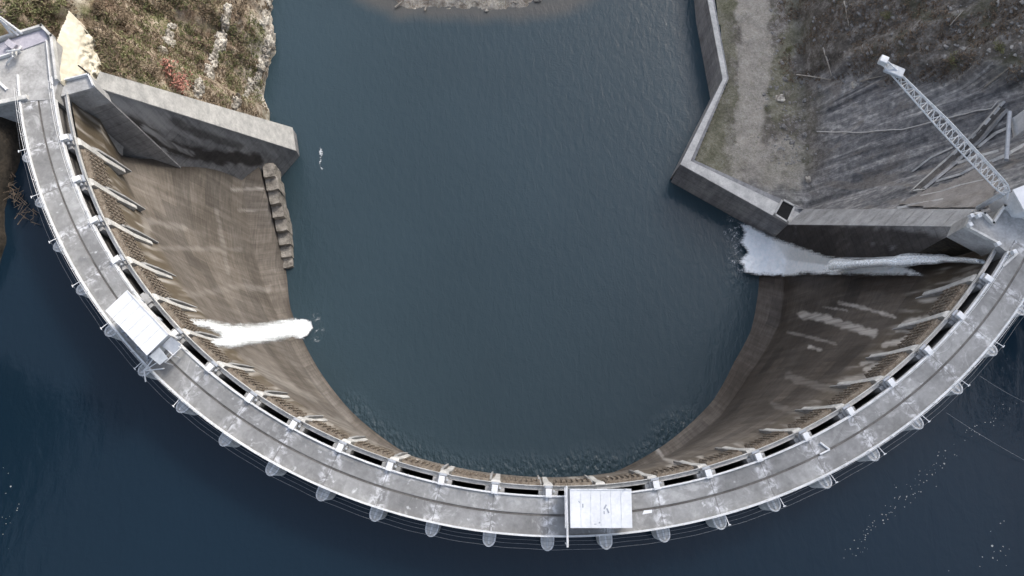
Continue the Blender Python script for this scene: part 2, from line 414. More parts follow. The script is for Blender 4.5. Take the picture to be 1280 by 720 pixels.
# upstream left bank
xs = [-q for q in span(66, 420, .7, 92, 1.13)]; ys = [-q for q in span(-52, 420, .8, 20, 1.12)]
V = []; A = []
for y in ys:
    for x in xs:
        e = -70.5-.16*max(0, 34-y)-.3*max(0, 22-y)
        d = e-x+nz(x*.1, y*.1, 4, 4)*3; z = 57+2.4*d if d > 0 else 57+d*2
        z = min(z, 62.4+max(0, 20-y)*6) if y > 20 else z
        V.append((x, y, max(48, min(z, 190)+nz(x*.3, y*.3, 8, 3)*1.2)))
        A.append(sstep(.1, .3, nz(x*.1, y*.1, 12, 3))*.5)
o = grid_obj('reservoir_bank', V, len(xs), len(ys), 'wet_bank', {'stone': A}); tag(o, kind='structure')

# right bank
PL = [P(1228, 272, 60), P(1003, 264, 10), P(862, 208, 8), P(908, 100, 8), P(893, 0, 8), P(888, -80, 8)]
LANDR = [(PL[0][0]+1.0, PL[0][1]-2), (PL[0][0]+.6, PL[0][1]), (PL[1][0]+.4, PL[1][1]+.4)]+[(p[0], p[1]) for p in PL[2:]]+[(PL[-1][0], 620), (420, 620), (420, 26)]
STEP = [(60, 100), (64, 87), (70, 80), (85, 64), (110, 40)]
def zright(x, y):
    hx = max(0, x-62-2*sstep(60, 90, y)); k = max(0, 55-y)
    z = 8+2.05*min(k, 27)+1.55*hx
    z += nz(x*.3, y*.3, 1, 3)*.35
    zz = z-8
    if zz > 1:
        z += (nz(x*.05, y*.5, 3, 4)*1.6+nz(x*.35, y*1.6, 6, 3)*.5)*sstep(1, 6, zz)
        # soil overburden standing above the scraped rock
        x2 = x+nz(y*.2, x*.2, 9, 3)*2; y2 = y+nz(x*.25, y*.2, 14, 3)*2.2
        ln = 84-(x2-66)*1.105
        s = sstep(-.1, 1.0, (y2-ln)*.67)
        z += s*(5.0+nz(x*.18, y*.18, 3, 4)*3+nz(x*.8, y*.8, 30, 3)*.9)*sstep(0, 5, x-62)
    return z
xs = span(34, 420, .5, 108, 1.13); ys = span(26, 620, .5, 128, 1.13)
V = []; AR = []; AG = []; AV = []; kk = []
ROAD = [(918, -60), (938, 0), (945, 60), (942, 120), (938, 185)]
for y in ys:
    for x in xs:
        z = zright(x, y); V.append((x, y, z)); kk.append(inpoly(LANDR, x, y))
        px, py = proj(x, y, z)
        wq = nz(x*.25, y*.25, 40, 4)*26
        ln = 84-(x-66)*1.105; soil = sstep(-.5, 1.5, (y-ln)*.67)*sstep(0, 4, x-61)
        rock = sstep(1010, 1045, px+wq)*(1-soil)
        low = sstep(205, 235, py+wq*.6)*sstep(915, 950, px)
        rock = max(rock, low*.75*(1-soil)); rk = min(1, rock)
        dr = dline(ROAD, px, py)
        gv = 1-sstep(12, 30, dr+wq*.7)
        gv2 = (1-sstep(20, 50, dseg(px, py, (935, 200), (985, 205))[0]+wq))*.75
        AR.append(rk); AV.append(max(gv, gv2) if px < 1030 else 0)
        gr = sstep(.02, .3, nz(x*.16, y*.12, 70, 4)+.13)*(1-sstep(985, 1030, px+wq))
        ed = 1-sstep(6, 22, dr-22) if False else (1-sstep(25, 60, px-870)) * .8
        AG.append(min(1, max(gr*.7, ed))*(1-rk) if px < 1030 else 0)
o = grid_obj('riverside_ground', V, len(xs), len(ys), 'right_land', {'rock': AR, 'grass': AG, 'gravel': AV}, keep=lambda a, b, c, d: kk[a] and kk[b] and kk[c] and kk[d])
terr_r = tag(o, kind='structure')
# upstream right bank, off frame
xs = span(80, 420, 2, 120, 1.2); ys = [-q for q in span(-24, 420, 2, 60, 1.2)]
V = [(x, y, 52+1.4*max(0, x-83)+nz(x*.1, y*.1, 2)*3) for y in ys for x in xs]
o = grid_obj('reservoir_bank', V, len(xs), len(ys), 'right_land', {'rock': [0.4]*len(V), 'grass': [0.0]*len(V), 'gravel': [0.0]*len(V)}); tag(o, kind='structure')
# shore at the top of the frame
xs = span(-42, 30, .5, 40, 1.1); ys = span(100, 150, .5, 120, 1.2)
def zisl(x, y):
    a = proj(x, y, 0)
    e = sstep(455, 520, a[0])*(1-sstep(640, 710, a[0]))
    d = (10*e-14*(1-e)) - a[1]
    return max(-3, (d*.13+nz(x*.3, y*.3, 2, 3)*.9+nz(x*1.1, y*1.1, 7, 3)*.5)) if d > -40 else -3
V = [(x, y, min(4, zisl(x, y))) for y in ys for x in xs]
o = grid_obj('gravel_shore', V, len(xs), len(ys), 'left_land', {'stone': [1.0]*len(V)}); tag(o, kind='structure')
isl = V

def bvh_of(*objs):
    vs = []; fs = []
    for o in objs:
        n = len(vs); mw = world(o)
        vs += [v.co+mw for v in o.data.vertices]; fs += [tuple(i+n for i in p.vertices) for p in o.data.polygons]
    return BVHTree.FromPolygons(vs, fs)
BL = bvh_of(terr_l); BR = bvh_of(terr_r)
def hit(bvh, px, py, lift=0):
    d = ray(px, py).normalized(); h = bvh.ray_cast(Vector((0, 0, HC)), d)
    if h[0] is None: return None
    n = h[1] if h[1].dot(d) < 0 else -h[1]
    return h[0]+n*lift
def drop(bvh, x, y):
    h = bvh.ray_cast(Vector((x, y, 300)), Vector((0, 0, -1))); return h[0]

# ------------------------------------------------------------------ water
xs = list(np.linspace(-75, 75, 151)); ys = list(np.linspace(-8, 130, 139))+[150, 200, 300, 420, 620]
V = []; A = []; CH = []
ISLP = [(455, -10), (500, 9), (640, 12), (700, 6), (735, -12)]
for y in ys:
    for x in xs:
        V.append((x, y, 0)); px, py = proj(x, y, 0)
        q = 1-sstep(2, 24, dline(ISLP, px, py)+nz(x*.2, y*.2, 5)*5)
        A.append(q*.85 if py > -20 else 0)
        CH.append((1-sstep(0, 38, dline([(440, 520), (500, 565), (560, 590), (640, 600), (700, 600), (780, 582), (850, 540)], px, py)+nz(x*.1, y*.1, 6)*16))*.9+.25*(1-sstep(0, 30, dline([(925, 280), (925, 345)], px, py))))
o = grid_obj('river_water', V, len(xs), len(ys), 'river', {'shallow': A, 'chop': CH}); tag(o, kind='structure')
V = []; A = []; rs = [73.5]+list(np.linspace(76, 120, 23))+[150, 220, 350, 500]; an = list(np.linspace(-76, 61, 138))
for r in rs:
    for a in an:
        x, y, z = pol(r, a, 57); V.append((x, y, z)); A.append(0.0)
o = grid_obj('reservoir_water', V, len(an), len(rs), 'lake', {'shallow': A}); tag(o, kind='structure')

# ------------------------------------------------------------------ the dam
dam = empty('arch_dam', (6, -2, 0), 0, 'long curved concrete arch dam with a roadway on its crest between both banks', 'dam')
def tab(pts):
    out = []
    for q in pts:
        x, y, z = P(*q); r, a = topol(x, y); out.append((a, r, z))
    return sorted(out)
def lerp(t, a):
    if a <= t[0][0]: return t[0][1:]
    for p, q in zip(t, t[1:]):
        if a <= q[0]:
            k = (a-p[0])/(q[0]-p[0]); return [p[i]+(q[i]-p[i])*k for i in (1, 2)]
    return t[-1][1:]
brk = tab([(150, 190, 44), (175, 260, 46.5), (205, 320, 48), (250, 390, 49)])+[(-25, 69.4, 50), (0, 69.5, 50), (25, 69.3, 50), (60, 69, 49)]
toe = tab([(318, 150, 15), (322, 201, 11), (335, 250, 7), (347, 300, 3), (357, 333, .3), (366, 385, -.5), (380, 422, -.5), (400, 460, -.5), (440, 512, -.5), (500, 560, -.5), (560, 588, -.5), (640, 600, -.5), (700, 603, -.5), (760, 592, -.5), (830, 553, -.5), (890, 497, -.5), (915, 450, -.5), (935, 412, -.5), (941, 380, -.5), (945, 345, -.5), (962, 285, -.5)])
stp = tab([(295, 150, 18), (300, 201, 14), (308, 262, 9), (322, 330, 4.5), (345, 390, 3.2), (361, 424, 3), (392, 477, 2.8), (440, 531, 2.6), (520, 582, 2.5), (640, 604, 2.5), (765, 599, 2.5), (850, 560, 2.8), (900, 520, 3), (935, 470, 3.4), (960, 432, 3.6), (974, 405, 3.6), (980, 345, 3.6), (985, 300, 3.6)])
A0, A1, NA = -88, 78, 560
MARKS = [  # lime and mineral marks on the face, px polyline and half width
    ([(1002, 393), (1030, 398), (1060, 407), (1092, 418)], 5, .9), ([(1048, 378), (1080, 385), (1118, 396)], 2.2, .8), ([(1012, 434), (1024, 437)], 2.2, .9),
    ([(985, 415), (1015, 422), (1044, 430)], 2, .45), ([(1122, 412), (1160, 400)], 4, .85), ([(1128, 404), (1150, 397)], 2, .9), ([(1105, 432), (1140, 422)], 3.5, .8), ([(1085, 462), (1130, 448)], 5, .8), ([(1078, 455), (1112, 443)], 3, .7), ([(1050, 478), (1100, 468)], 3, .6), ([(985, 545), (1020, 538)], 3, .8), ([(945, 562), (990, 552)], 3, .7), ([(880, 580), (915, 572)], 4, .7), ([(1190, 352), (1225, 340)], 4, .5), ([(1030, 384), (1060, 388)], 1.2, .5), ([(985, 470), (1030, 485), (1070, 490)], 5, .22), ([(965, 505), (1010, 520)], 4, .22),
    ([(820, 561), (830, 573), (850, 580), (885, 585)], 2.6, .9), ([(713, 597), (735, 602), (752, 609)], 2, .7), ([(180, 275), (230, 285)], 4, .35), ([(290, 237), (328, 236)], 2, .7),
    ([(298, 263), (335, 262)], 1.6, .5), ([(180, 272), (185, 300)], 5, .35), ([(335, 420), (395, 480), (440, 530)], 4, .12), ([(195, 310), (300, 312)], 3, .25), ([(270, 260), (285, 340)], 3, .3),
    ([(225, 372), (300, 358), (335, 362)], 4, .2), ([(345, 505), (420, 525), (470, 560)], 5, .25), ([(300, 445), (345, 475), (395, 500)], 4, .3), ([(420, 560), (520, 590)], 4, .25)]
for i in range(30):
    t = random.random(); MARKS.append(None) if False else None
def bumps(a):  # bay number position, 0 at a pier
    u = (a+69.8)/5.27; return abs(u-round(u))
V = []; wet_shade = []; lime = []; top_br = []; uvs = []
PLV = []
NR = [10, 10, 14, 70, 20]
for i in range(NA+1):
    a = A0+(A1-A0)*i/NA
    b = lerp(brk, a); s = lerp(stp, a); t = lerp(toe, a)
    key = [(70.55, 60.2), (70.45, 57), (70.0, 53.5), tuple(b), tuple(s), tuple(t)]
    col = []
    for k in range(5):
        for j in range(NR[k]):
            f = j/NR[k]; r = key[k][0]+(key[k+1][0]-key[k][0])*f; z = key[k][1]+(key[k+1][1]-key[k][1])*f
            if k == 3: r += (.8 if a > -62 else .8-2.6*sstep(-62, -78, a) if False else .8-2.6*(1-sstep(-80, -64, a)))*math.sin(f*math.pi)*(1-sstep(-60, -10, a)) - .8*math.sin(f*math.pi)*(1-sstep(-10, -60, a))
            col.append((r, z))
    col.append((key[-1][0], key[-1][1])); col.append((key[-1][0]+.6, -4))
    pl = 60.0; pr0 = None
    for (r, z) in col:
        if pr0: pl -= math.hypot(r-pr0[0], z-pr0[1])
        pr0 = (r, z); PLV.append(pl)
        x, y, _ = pol(r, a); V.append((x, y, z))
ncol = len(col)
for idx, (x, y, z) in enumerate(V):
    i = idx//ncol; a = A0+(A1-A0)*i/NA; px, py = proj(x, y, z)
    uvs.append((a*math.pi/180*68, PLV[idx]))
    w_ = sstep(12, 40, a)*.68+sstep(20, 40, a)*.15*nz(x*.15, z*.1, 3)  # right side's shade put into the colour together with its damp
    w_ = max(w_, (1-sstep(12, 46, dline([(950, 345), (1080, 345), (1190, 345)], px, py)+nz(px*.04, py*.04, 1)*18))*.95)
    w_ = max(w_, (1-sstep(0, 28, dline([(100, 165), (150, 195), (250, 200), (325, 205)], px, py)+nz(px*.03, py*.05, 6)*14))*.75)
    w_ = max(w_, (1-sstep(5, 22, dline([(958, 350), (950, 400)], px, py)))*.5)
    w_ = max(w_, (1-sstep(-.2, 1.6, z+nz(x*.3, y*.3, 2)*1))*.6)
    wet_shade.append(min(1, max(0, w_)))
    l = 0
    for m_ in MARKS:
        bb = m_[0]
        if px < min(q[0] for q in bb)-12 or px > max(q[0] for q in bb)+12: continue
        d = dline(bb, px, py)+nz(px*.12, py*.12, 3, 3)*m_[1]*1.1
        l = max(l, m_[2]*(1-sstep(m_[1]*.6, m_[1]*1.25, d)))
    if z > 44:   # stained bays under the gates
        l = max(l, .8*sstep(.0, .35, nz(a*1.1, z*.12, 5, 4)+.12-.35*bumps(a))*sstep(46, 52, z+nz(a*.7, 1, 3)*5))
    lime.append(l)
    top_br.append(.55*sstep(45, 50, z)*(1-sstep(-45, -15, a)) + .3*sstep(46, 50, z))  # browner towards the crest, most on the left side
grid = grid_obj('spillway_face', V, ncol, NA+1, 'face', {'wet': wet_shade, 'lime': lime, 'algae': top_br}, uvs=uvs)
# trim the face where it runs into the two training walls
WA, WB = Vector(P(119, 105, 60)), Vector(P(370, 186, 3))
WC, WD = Vector(P(1240, 292, 60)), Vector(P(985, 279, 10))
bm = bmesh.new(); bm.from_mesh(grid.data)
for a, b, sgn in ((WA, WB, 1), (WC, WD, -1)):
    d = (b-a); n = Vector((-d.y, d.x, 0)).normalized()*sgn
    bmesh.ops.bisect_plane(bm, geom=bm.verts[:]+bm.edges[:]+bm.faces[:], plane_co=a+n*.6, plane_no=n, clear_outer=True)
bm.to_mesh(grid.data); bm.free()
BF = bvh_of(grid)
for v in grid.data.vertices: v.co -= dam.location
grid.parent = dam
# mass behind the face, slots for the gates
mb = MB(); mb.arc(71.9, 75.2, 46, 61.9, -79, 57, .6); mb.arc(70.9, 71.9, 45.4, 46.2, -69, 55.5, .6)
mb.build('dam_body', 'dark_concrete', dam)
AP = [-69.8+5.27*k for k in range(-1, 25)]
NP = 24
for k in range(24):
    a = -69.8+5.27*k+.02; da = .52
    m = MB(); m.arc(70.62, 75.4, 48, 62.2, a-da, a+da, .6); pr = m.build('pier', 'concrete', dam)
    m = MB(); m.arc(70.9, 71.44, 60, 61.9, a-.95, a+.95, .6); m.build('pier_shoulder', 'concrete', pr)
    # rounded cutwater nose upstream
    c = Vector(pol(76.9, a)); rd = (c-Vector((CX, CY, 0))).normalized(); tn = Vector((-rd.y, rd.x, 0)); top = []; 
    prof = [(-1.3, -.72), (-.2, -.72)]+[(.95*math.sin(t)*1.0, -.72*math.cos(t)) for t in np.linspace(.35, math.pi-.35, 9)]+[(-.2, .72), (-1.3, .72)]
    tp = [c+rd*p+tn*q+Vector((0, 0, 61.2)) for p, q in prof]; bt = [c+rd*(p*1.0+.1)+tn*q*1.1+Vector((0, 0, 50)) for p, q in prof]
    m = MB(); m.prism(tp, bt); ns = m.build('pier_nose', 'pale_concrete', pr, bevel=.08)
    tp2 = [c+rd*(p*.55)+tn*q*.4+Vector((0, 0, 61.6)) for p, q in prof]; bt2 = [c+rd*(p*.6)+tn*q*.5+Vector((0, 0, 61.15)) for p, q in prof]
    # cap rim
    m = MB()
    for q0, q1 in zip(tp, tp[1:]): m.bar(q0+Vector((0, 0, .08)), q1+Vector((0, 0, .08)), .11)
    m.bar(tp[0]*.5+tp[-1]*.5, c+rd*.7+Vector((0, 0, 61.3)), .14)
    m.build('nose_rim', 'white', pr)
    # downstream rib, a tapering white edged fin
    if k < 24:
        t2 = math.sin(math.radians(a*1.0))
        r0 = 70.7; vs = []
        wv = .42; prot = 1.0
        m = MB()
        fin_mesh(m, [(70.2, 61.25), (70.0, 60.9), (69.72, 54.5), (69.2, 50.0)], 71.2, a, .62, .3); m.build('pier_fin', 'pale_concrete', pr, bevel=.05)
        m = MB(); a2 = a-.62+random.uniform(-.1, .1); lz = 49+random.uniform(-2, 1)
        fin_mesh(m, [(70.1, 57.5), (69.7, 56.5), (69.3, 53), (69.0, lz)], 71.0, a2, .22, .1); m.build('lower_fin', 'concrete', pr)
# gates in the bays, each a ribbed leaf
for k in range(23):
    a0 = -69.8+5.27*k+.72; a1 = a0+5.27-1.44
    m = MB(); m.arc(70.3, 70.5, 55.2, 60.6, a0, a1, .9); g = m.build('spillway_gate', 'brown_steel', dam)
    m = MB()
    for z, rr in ((60.2, 69.95), (59.3, 69.8), (58.4, 69.7), (57.5, 69.6), (56.6, 69.55)): m.arc(rr, 70.3, z-.12, z+.12, a0, a1, .9)
    m.build('girder', 'brown_steel', g)
    m = MB()
    for q in range(7):
        aa = a0+(a1-a0)*(q+.5)/7; m.bar(pol(69.75, aa, 60.3), pol(69.5, aa, 56), .09)
    m.build('stiffener', 'brown_steel', g)
# catwalk beam downstream of the slots
m = MB(); m.arc(70.35, 70.85, 61.15, 61.4, -76, 55.5, .6); cw = m.build('catwalk', 'pale_concrete', dam)
m = MB(); m.arc(70.28, 70.36, 61.38, 61.85, -76, 55.5, .6); m.build('catwalk_kerb', 'pale_concrete', cw)
# roadway: two lanes with a service trough between
for (r0, r1) in ((71.62, 73.58), (73.86, 76.0)):
    m = MB(); m.arc(r0, r1, 62.2, 62.8, -78.6, 57, .31); m.build('roadway', 'deck', dam)
m = MB(); m.arc(73.56, 73.88, 62.15, 62.72, -78.6, 57, .31); m.build('service_channel', 'dark_concrete', dam)
m = MB(); m.arc(76.0, 76.22, 62.0, 63.05, -78.6, 57, .31); m.build('parapet', 'white', dam)
m = MB(); m.arc(71.42, 71.62, 62.3, 63.0, -77.6, 55.4, .31); m.build('kerb', 'white', dam)
def rail(name, r, a0, a1, label):
    e = empty(name, pol(r, 0, 63), 0, label, 'guard rail', 'guard rails along the roadway')
    m = MB()
    for h in (.55, 1.05):
        n = int((a1-a0)/1.3); m.tube([pol(r, a0+(a1-a0)*i/n, 63+h) for i in range(n+1)], .025, 4)
    m.build('handrail', 'white', e)
    n = int((a1-a0)/2.635); lp = None
    for i in range(n+1):
        a = a0+(a1-a0)*i/n; p = pol(r, a, 63)
        if lp is None:
            m = MB(); m.bar((0, 0, -.1), (0, 0, 1.05), .045); m.local = True; q = m.build('post', 'white', e); lp = q
        else: q = lp.copy(); COL.objects.link(q); q.parent = e
        q.location = Vector(p)-e.location
rail('guard_rail', 76.11, -76.6, 56, 'thin white guard rail along the outer reservoir edge of the dam roadway')
rail('guard_rail', 71.5, -76.6, 54.5, 'thin white guard rail along the inner river edge of the dam roadway')
# ------------------------------------------------------------------ cables upstream
for j, (r, z, nm) in enumerate(((76.75, 61.6, 'innermost, nearest the roadway'), (77.2, 61.7, 'middle one'), (77.75, 61.6, 'outermost, farthest over the reservoir'))):
    m = MB(); n = 270
    m.tube([pol(r+.03*math.sin(i*.7), -76+131*i/n, z-.12*math.sin(math.pi*((i % 11)/11))) for i in range(n+1)], .02, 4)
    o = m.build('steel_cable', 'cable', None); tag(o, 'thin pale cable strung past the pier noses, '+nm+' of the three', 'cable', 'cables along the reservoir side')

# ------------------------------------------------------------------ abutment platforms
def poly_px(pts, z): return [Vector(P(a, b, z)) for a, b in pts]
e = empty('abutment_platform', P(35, 85, 50), 0, 'broad concrete platform at the left end of the dam roadway', 'platform')
m = MB(); m.down(poly_px([(-60, 72), (-1, 53), (55, 36), (67, 48), (73, 101), (69, 116), (69, 124), (33, 126), (0, 132), (-60, 142)], 62.86), 44); m.build('platform_slab', 'slab', e)
m = MB(); m.down(poly_px([(-60, 91), (0, 72), (60, 50), (55, 36), (-60, 73)], 63.0), 62.85); m.build('walkway_strip', 'lilac', e)
def curb(pts, z, w_, h, mat, name, par):
    m = MB(); ps = [Vector(P(a, b, z)) for a, b in pts]
    for a, b in zip(ps, ps[1:]):
        d = (b-a); c = (a+b)/2; m.box((c.x, c.y, z+h/2-.05), (d.length+w_, w_, h+.1), math.atan2(d.y, d.x))
    return m.build(name, mat, par)
curb([(-60, 71), (0, 52), (55, 35.5), (67.5, 48), (74, 101)], 62.8, .35, .8, 'pale_concrete', 'parapet', e)
curb([(-60, 93), (0, 73.5), (26, 65)], 62.85, .22, .5, 'white', 'low_kerb', e)
curb([(33, 123), (0, 130), (-60, 140)], 62.8, .6, .5, 'pale_concrete', 'low_kerb', e)
curb([(60, 52), (66, 112)], 62.8, .12, .5, 'white', 'low_kerb', e)
curb([(-6, 98), (9, 112)], 62.8, .35, .3, 'white', 'low_kerb', e)
# dark machine pit and hoist on the platform
t = empty('hoist_frame', P(18, 66, 62.8), 0, 'small pale steel hoist frame with a grey cover on the left platform', 'hoist')
m = MB()
m.bar(P(8, 64, 64.5), P(24, 62, 64.5), .12); m.bar(P(18, 62, 64.5), P(17, 72, 63), .12); m.bar(P(8, 80, 63), P(16, 70, 64.4), .12); m.bar(P(24, 62, 64.5), P(26, 58, 63), .12); m.build('frame_bars', 'white', t)
m = MB(); c = P(14, 56, 63.6); m.box(c, (1.6, .9, .5), -.6); m.build('cover', 'lilac', t, bevel=.04)
m = MB(); c = P(18, 66, 63.8); m.box(c, (.5, .9, .5), .2); m.build('motor', 'pale_concrete', t, bevel=.04)
t = empty('service_pit', P(37, 66, 62.8), 0, 'dark oval pit cover beside the hoist on the left platform', 'pit cover')
m = MB(); c = Vector(P(37, 69, 62.84)); n = 20
m.down([c+Vector((.55*math.cos(q*2*math.pi/n), 1.15*math.sin(q*2*math.pi/n), 0)) for q in range(n)], 62.7); m.build('cover', 'dark_concrete', t)
t = tag(MB().down(poly_px([(-30, 75), (-5, 74), (11, 76), (8, 86), (-30, 97)], 62.83), 62.7).build('pit_cover', 'dark_concrete'), 'dark square pit cover at the left frame edge under the hoist', 'pit cover')
# two lane deck end joined to a side slab
e = empty('landing_slab', P(92, 108, 50), 0, 'grey concrete landing slab with white rails above the head of the left wall', 'landing')
m = MB(); m.down(poly_px([(69, 103), (113, 94), (119, 109), (70, 122)], 61.6), 57); m.build('slab', 'concrete', e)
hw = [Vector(P(69, 124, 61)), Vector(P(119.5, 110, 60)), Vector(P(119.5, 104, 60)), Vector(P(69, 116, 61))]
m = MB(); m.down(hw, 18); m.build('head_wall', 'wall', e)
curb([(72, 104), (112, 94), (118, 108)], 61.6, .18, .5, 'white', 'kerb', e)
m = MB(); m.bar(P(98, 82, 61.2), P(112, 93, 62), .12); m.build('rail_bar', 'dark', e)
# ladders of white pipes at the corner
e = empty('pipe_ramp', P(8, 35, 60), 0, 'bundle of white pipes sloping down to the platform in the top left corner', 'pipes')
for a, b in (((-8, 14), (16, 45)), ((-8, 18), (23, 44)), ((-2, 20), (28, 42))):
    m = MB(); m.bar(P(*a, 66), P(*b, 63.3), .17, n=8); m.build('pipe', 'white', e)
# bright sprayed concrete buttress
wed = [(85, 10, 59), (80, 28, 60), (70, 48, 61), (73, 103, 61.4), (100, 98, 61), (122, 93, 60.2), (131, 96, 58), (127, 84, 56), (122, 70, 55), (120, 52, 55), (108, 38, 56), (98, 24, 57)]
WP = np.linalg.lstsq(np.array([[a, b, 1] for a, b, c in wed]), np.array([c for a, b, c in wed]), rcond=None)[0]
def patch(bvh, poly, sp, lift, name, mat, dens=1.0, wob=.5, wf=.12, parent=None, zfun=None, rough=.15, edge=6.0):
    xs_ = [p[0] for p in poly]; ys_ = [p[1] for p in poly]; x0, x1, y0, y1 = min(xs_)-3, max(xs_)+3, min(ys_)-3, max(ys_)+3
    nx = int((x1-x0)/sp)+1; ny = int((y1-y0)/sp)+1; V = []; ok = []; D = []; U = []
    cl = poly+[poly[0]]
    for j in range(ny):
        for i in range(nx):
            px = x0+i*sp; py = y0+j*sp
            wx = px+nz(px*wf, py*wf, 5, 4)*wob*6; wy = py+nz(px*wf, py*wf, 25, 4)*wob*6
            ins = inpoly(poly, wx, wy); dd = dline(cl, wx, wy)
            if zfun is not None: p = Vector(P(px, py, zfun(px, py)))+Vector((0, 0, nz(px*.15, py*.15, 2, 4)*rough*4*min(1, dd/edge)))
            else:
                p = hit(bvh, px, py, lift+max(0, nz(px*.2, py*.2, 2, 4))*rough*2) if ins else Vector((0, 0, 0))
                if p is None: ins = False; p = Vector((0, 0, 0))
            V.append(tuple(p)); ok.append(ins); D.append(min(1, dd/edge)*dens); U.append((px*.1, py*.1))
    return grid_obj(name, V, nx, ny, mat, {'dens': D}, keep=lambda a, b, c, d: ok[a] and ok[b] and ok[c] and ok[d] and (Vector(V[a])-Vector(V[c])).length < 6, uvs=U, parent=parent)
def wz(px, py):
    q = sstep(96, 124, px+nz(px*.1, py*.1, 3, 3)*14)
    return WP[0]*px+WP[1]*py+WP[2] - q*1.5 + q*nz(px*.13, py*.09, 8, 4)*3.0
o = patch(None, [(a, b) for a, b, c in wed], 1.3, 0, 'concrete_buttress', 'cream_concrete', wob=.45, wf=.1, zfun=wz, rough=.06)
bm = bmesh.new(); bm.from_mesh(o.data); be = [q for q in bm.edges if q.is_boundary]; r_ = bmesh.ops.extrude_edge_only(bm, edges=be)
for v in r_['geom']:
    if isinstance(v, bmesh.types.BMVert): v.co.z = 48
bm.to_mesh(o.data); bm.free(); tag(o, 'bright cream sprayed concrete buttress between left platform and brush slope', 'buttress')

# ------------------------------------------------------------------ left training wall
e = empty('training_wall', (WB.x, WB.y, 0), 0, 'long sloping concrete wing wall running from the left platform down to the river', 'wall')
To = [Vector(P(126, 92, 59.5)), Vector(P(240, 125, 35)), Vector(P(366, 161, 3))]; Ti = [Vector(P(119, 108, 60)), Vector(P(240, 146, 35)), Vector(P(370, 188, 3))]
# keep both top edges straight in space
To[1] = Vector(P(243, 126, 33)); Ti[1] = (Ti[0]+Ti[2])*.5
def wall_strip(quad_in, quad_out, zb, name, parent, marks, wetfn=None):
    # front face as a fine sheet carrying its own damp, painted shade and lime marks, closed by a plain core behind it
    nI, nZ = 160, 70; V = []; W_ = []; L_ = []; a, b = quad_in
    for i in range(nI+1):
        p = a.lerp(b, i/nI)
        for j in range(nZ+1):
            z = p.z+(zb-p.z)*j/nZ; V.append((p.x, p.y, z)); px, py = proj(p.x, p.y, z); w = l = 0
            for mk, hw, am, kind in marks:
                if px < min(q[0] for q in mk)-25 or px > max(q[0] for q in mk)+25: continue
                d = dline(mk, px, py)+nz(px*.09, py*.09, 3, 4)*hw*1.0; v = am*(1-sstep(hw*.6, hw*1.3, d))
                if kind: l = max(l, v)
                else: w = max(w, v)
            W_.append(w); L_.append(l)
    o = grid_obj(name, [tuple(Vector(v)-world(parent)) for v in V], nZ+1, nI+1, 'wall', {'wet': W_, 'lime': L_}, parent=parent, smooth=False)
    c, d = quad_out; n = (b-a).cross(Vector((0, 0, 1))).normalized()*.03
    if n.dot(c-a) < 0: n = -n
    m = MB(); m.down([a+n, b+n, d, c], zb); m.build('wall_core', 'wall', parent); return o
LM = [([(120, 145), (150, 168), (180, 180)], 16, .95, 0), ([(165, 150), (205, 182), (260, 196), (320, 200)], 9, .95, 0), ([(215, 150), (245, 165), (300, 182)], 5, .6, 0),
      ([(150, 160), (178, 178), (205, 190)], 3.6, .95, 1), ([(180, 160), (215, 182), (240, 192)], 3.4, .9, 1), ([(130, 122), (170, 134), (205, 150)], 12, .75, 1), ([(240, 150), (290, 168), (350, 188)], 9, .45, 1), ([(215, 160), (250, 178)], 3, .5, 1), ([(150, 118), (190, 160)], 1.2, .7, 1), ([(205, 140), (225, 168)], 1, .6, 1)]
wall_strip((Ti[0], Ti[2]), (To[0], To[2]), -4, 'wall_face', e, LM)
m = MB()
N = 12; V = []
up = Vector((0, 0, .35))
for i in range(N+1):
    f = i/N; a = Ti[0].lerp(Ti[2], f); b = To[0].lerp(To[2], f); d = (b-a).normalized()*.18
    V += [a-d+up, b+d+up, b+d-up*.3, a-d-up*.3]
fs = []
for i in range(N):
    for j in range(4): fs.append((4*i+j, 4*i+(j+1) % 4, 4*i+4+(j+1) % 4, 4*i+4+j))
fs += [(0, 3, 2, 1), (4*N, 4*N+1, 4*N+2, 4*N+3)]
m.add(V, fs); m.build('coping', 'pale_concrete', e)
d = (WB-WA).normalized()
# rubble edge where the apron meets the river on the left
e = empty('rubble_edge', P(345, 270, 0), 0, 'column of rough pale masonry blocks along the river end of the left apron', 'masonry edge')
pts = [(330, 212, 9.5), (334, 228, 8.5), (337, 245, 7.5), (341, 262, 6), (345, 279, 4.5), (349, 296, 3), (351, 312, 1.8), (352, 325, 1)]
for i, (px, py, z) in enumerate(pts):
    c = Vector(P(px+6+random.uniform(-.8, .8), py, z)); m = MB(); bm = bmesh.new(); bmesh.ops.create_cube(bm, size=1)
    bmesh.ops.subdivide_edges(bm, edges=bm.edges[:], cuts=7, use_grid_fill=True); hx, hy = random.uniform(.95, 1.2), random.uniform(1.42, 1.5)*1.0; yaw = random.uniform(-.05, .05)+.17
    for v in bm.verts:
        q = v.co*2; k_ = (1-.05*max(0, abs(q.x)+abs(q.y)+abs(q.z)-2.2))
        q = Vector((q.x*hx*k_*1.1, q.y*hy*k_*1.12, q.z*2.6)); q += Vector((nz(q.x*.9+i*7, q.y*.9, q.z*.9, 4), nz(q.x*.9, q.y*.9+i*5, q.z*.9+9, 4), nz(q.x*.7+3, q.y*.7, q.z*.7+i, 4)))*.24
        v.co = c+Vector((q.x*math.cos(yaw)-q.y*math.sin(yaw), q.x*math.sin(yaw)+q.y*math.cos(yaw), q.z-2.75+random.uniform(-.0, .0)))
    m.add([v.co for v in bm.verts], [[v.index for v in f.verts] for f in bm.faces]); bm.free(); m.build('block', 'masonry', e)

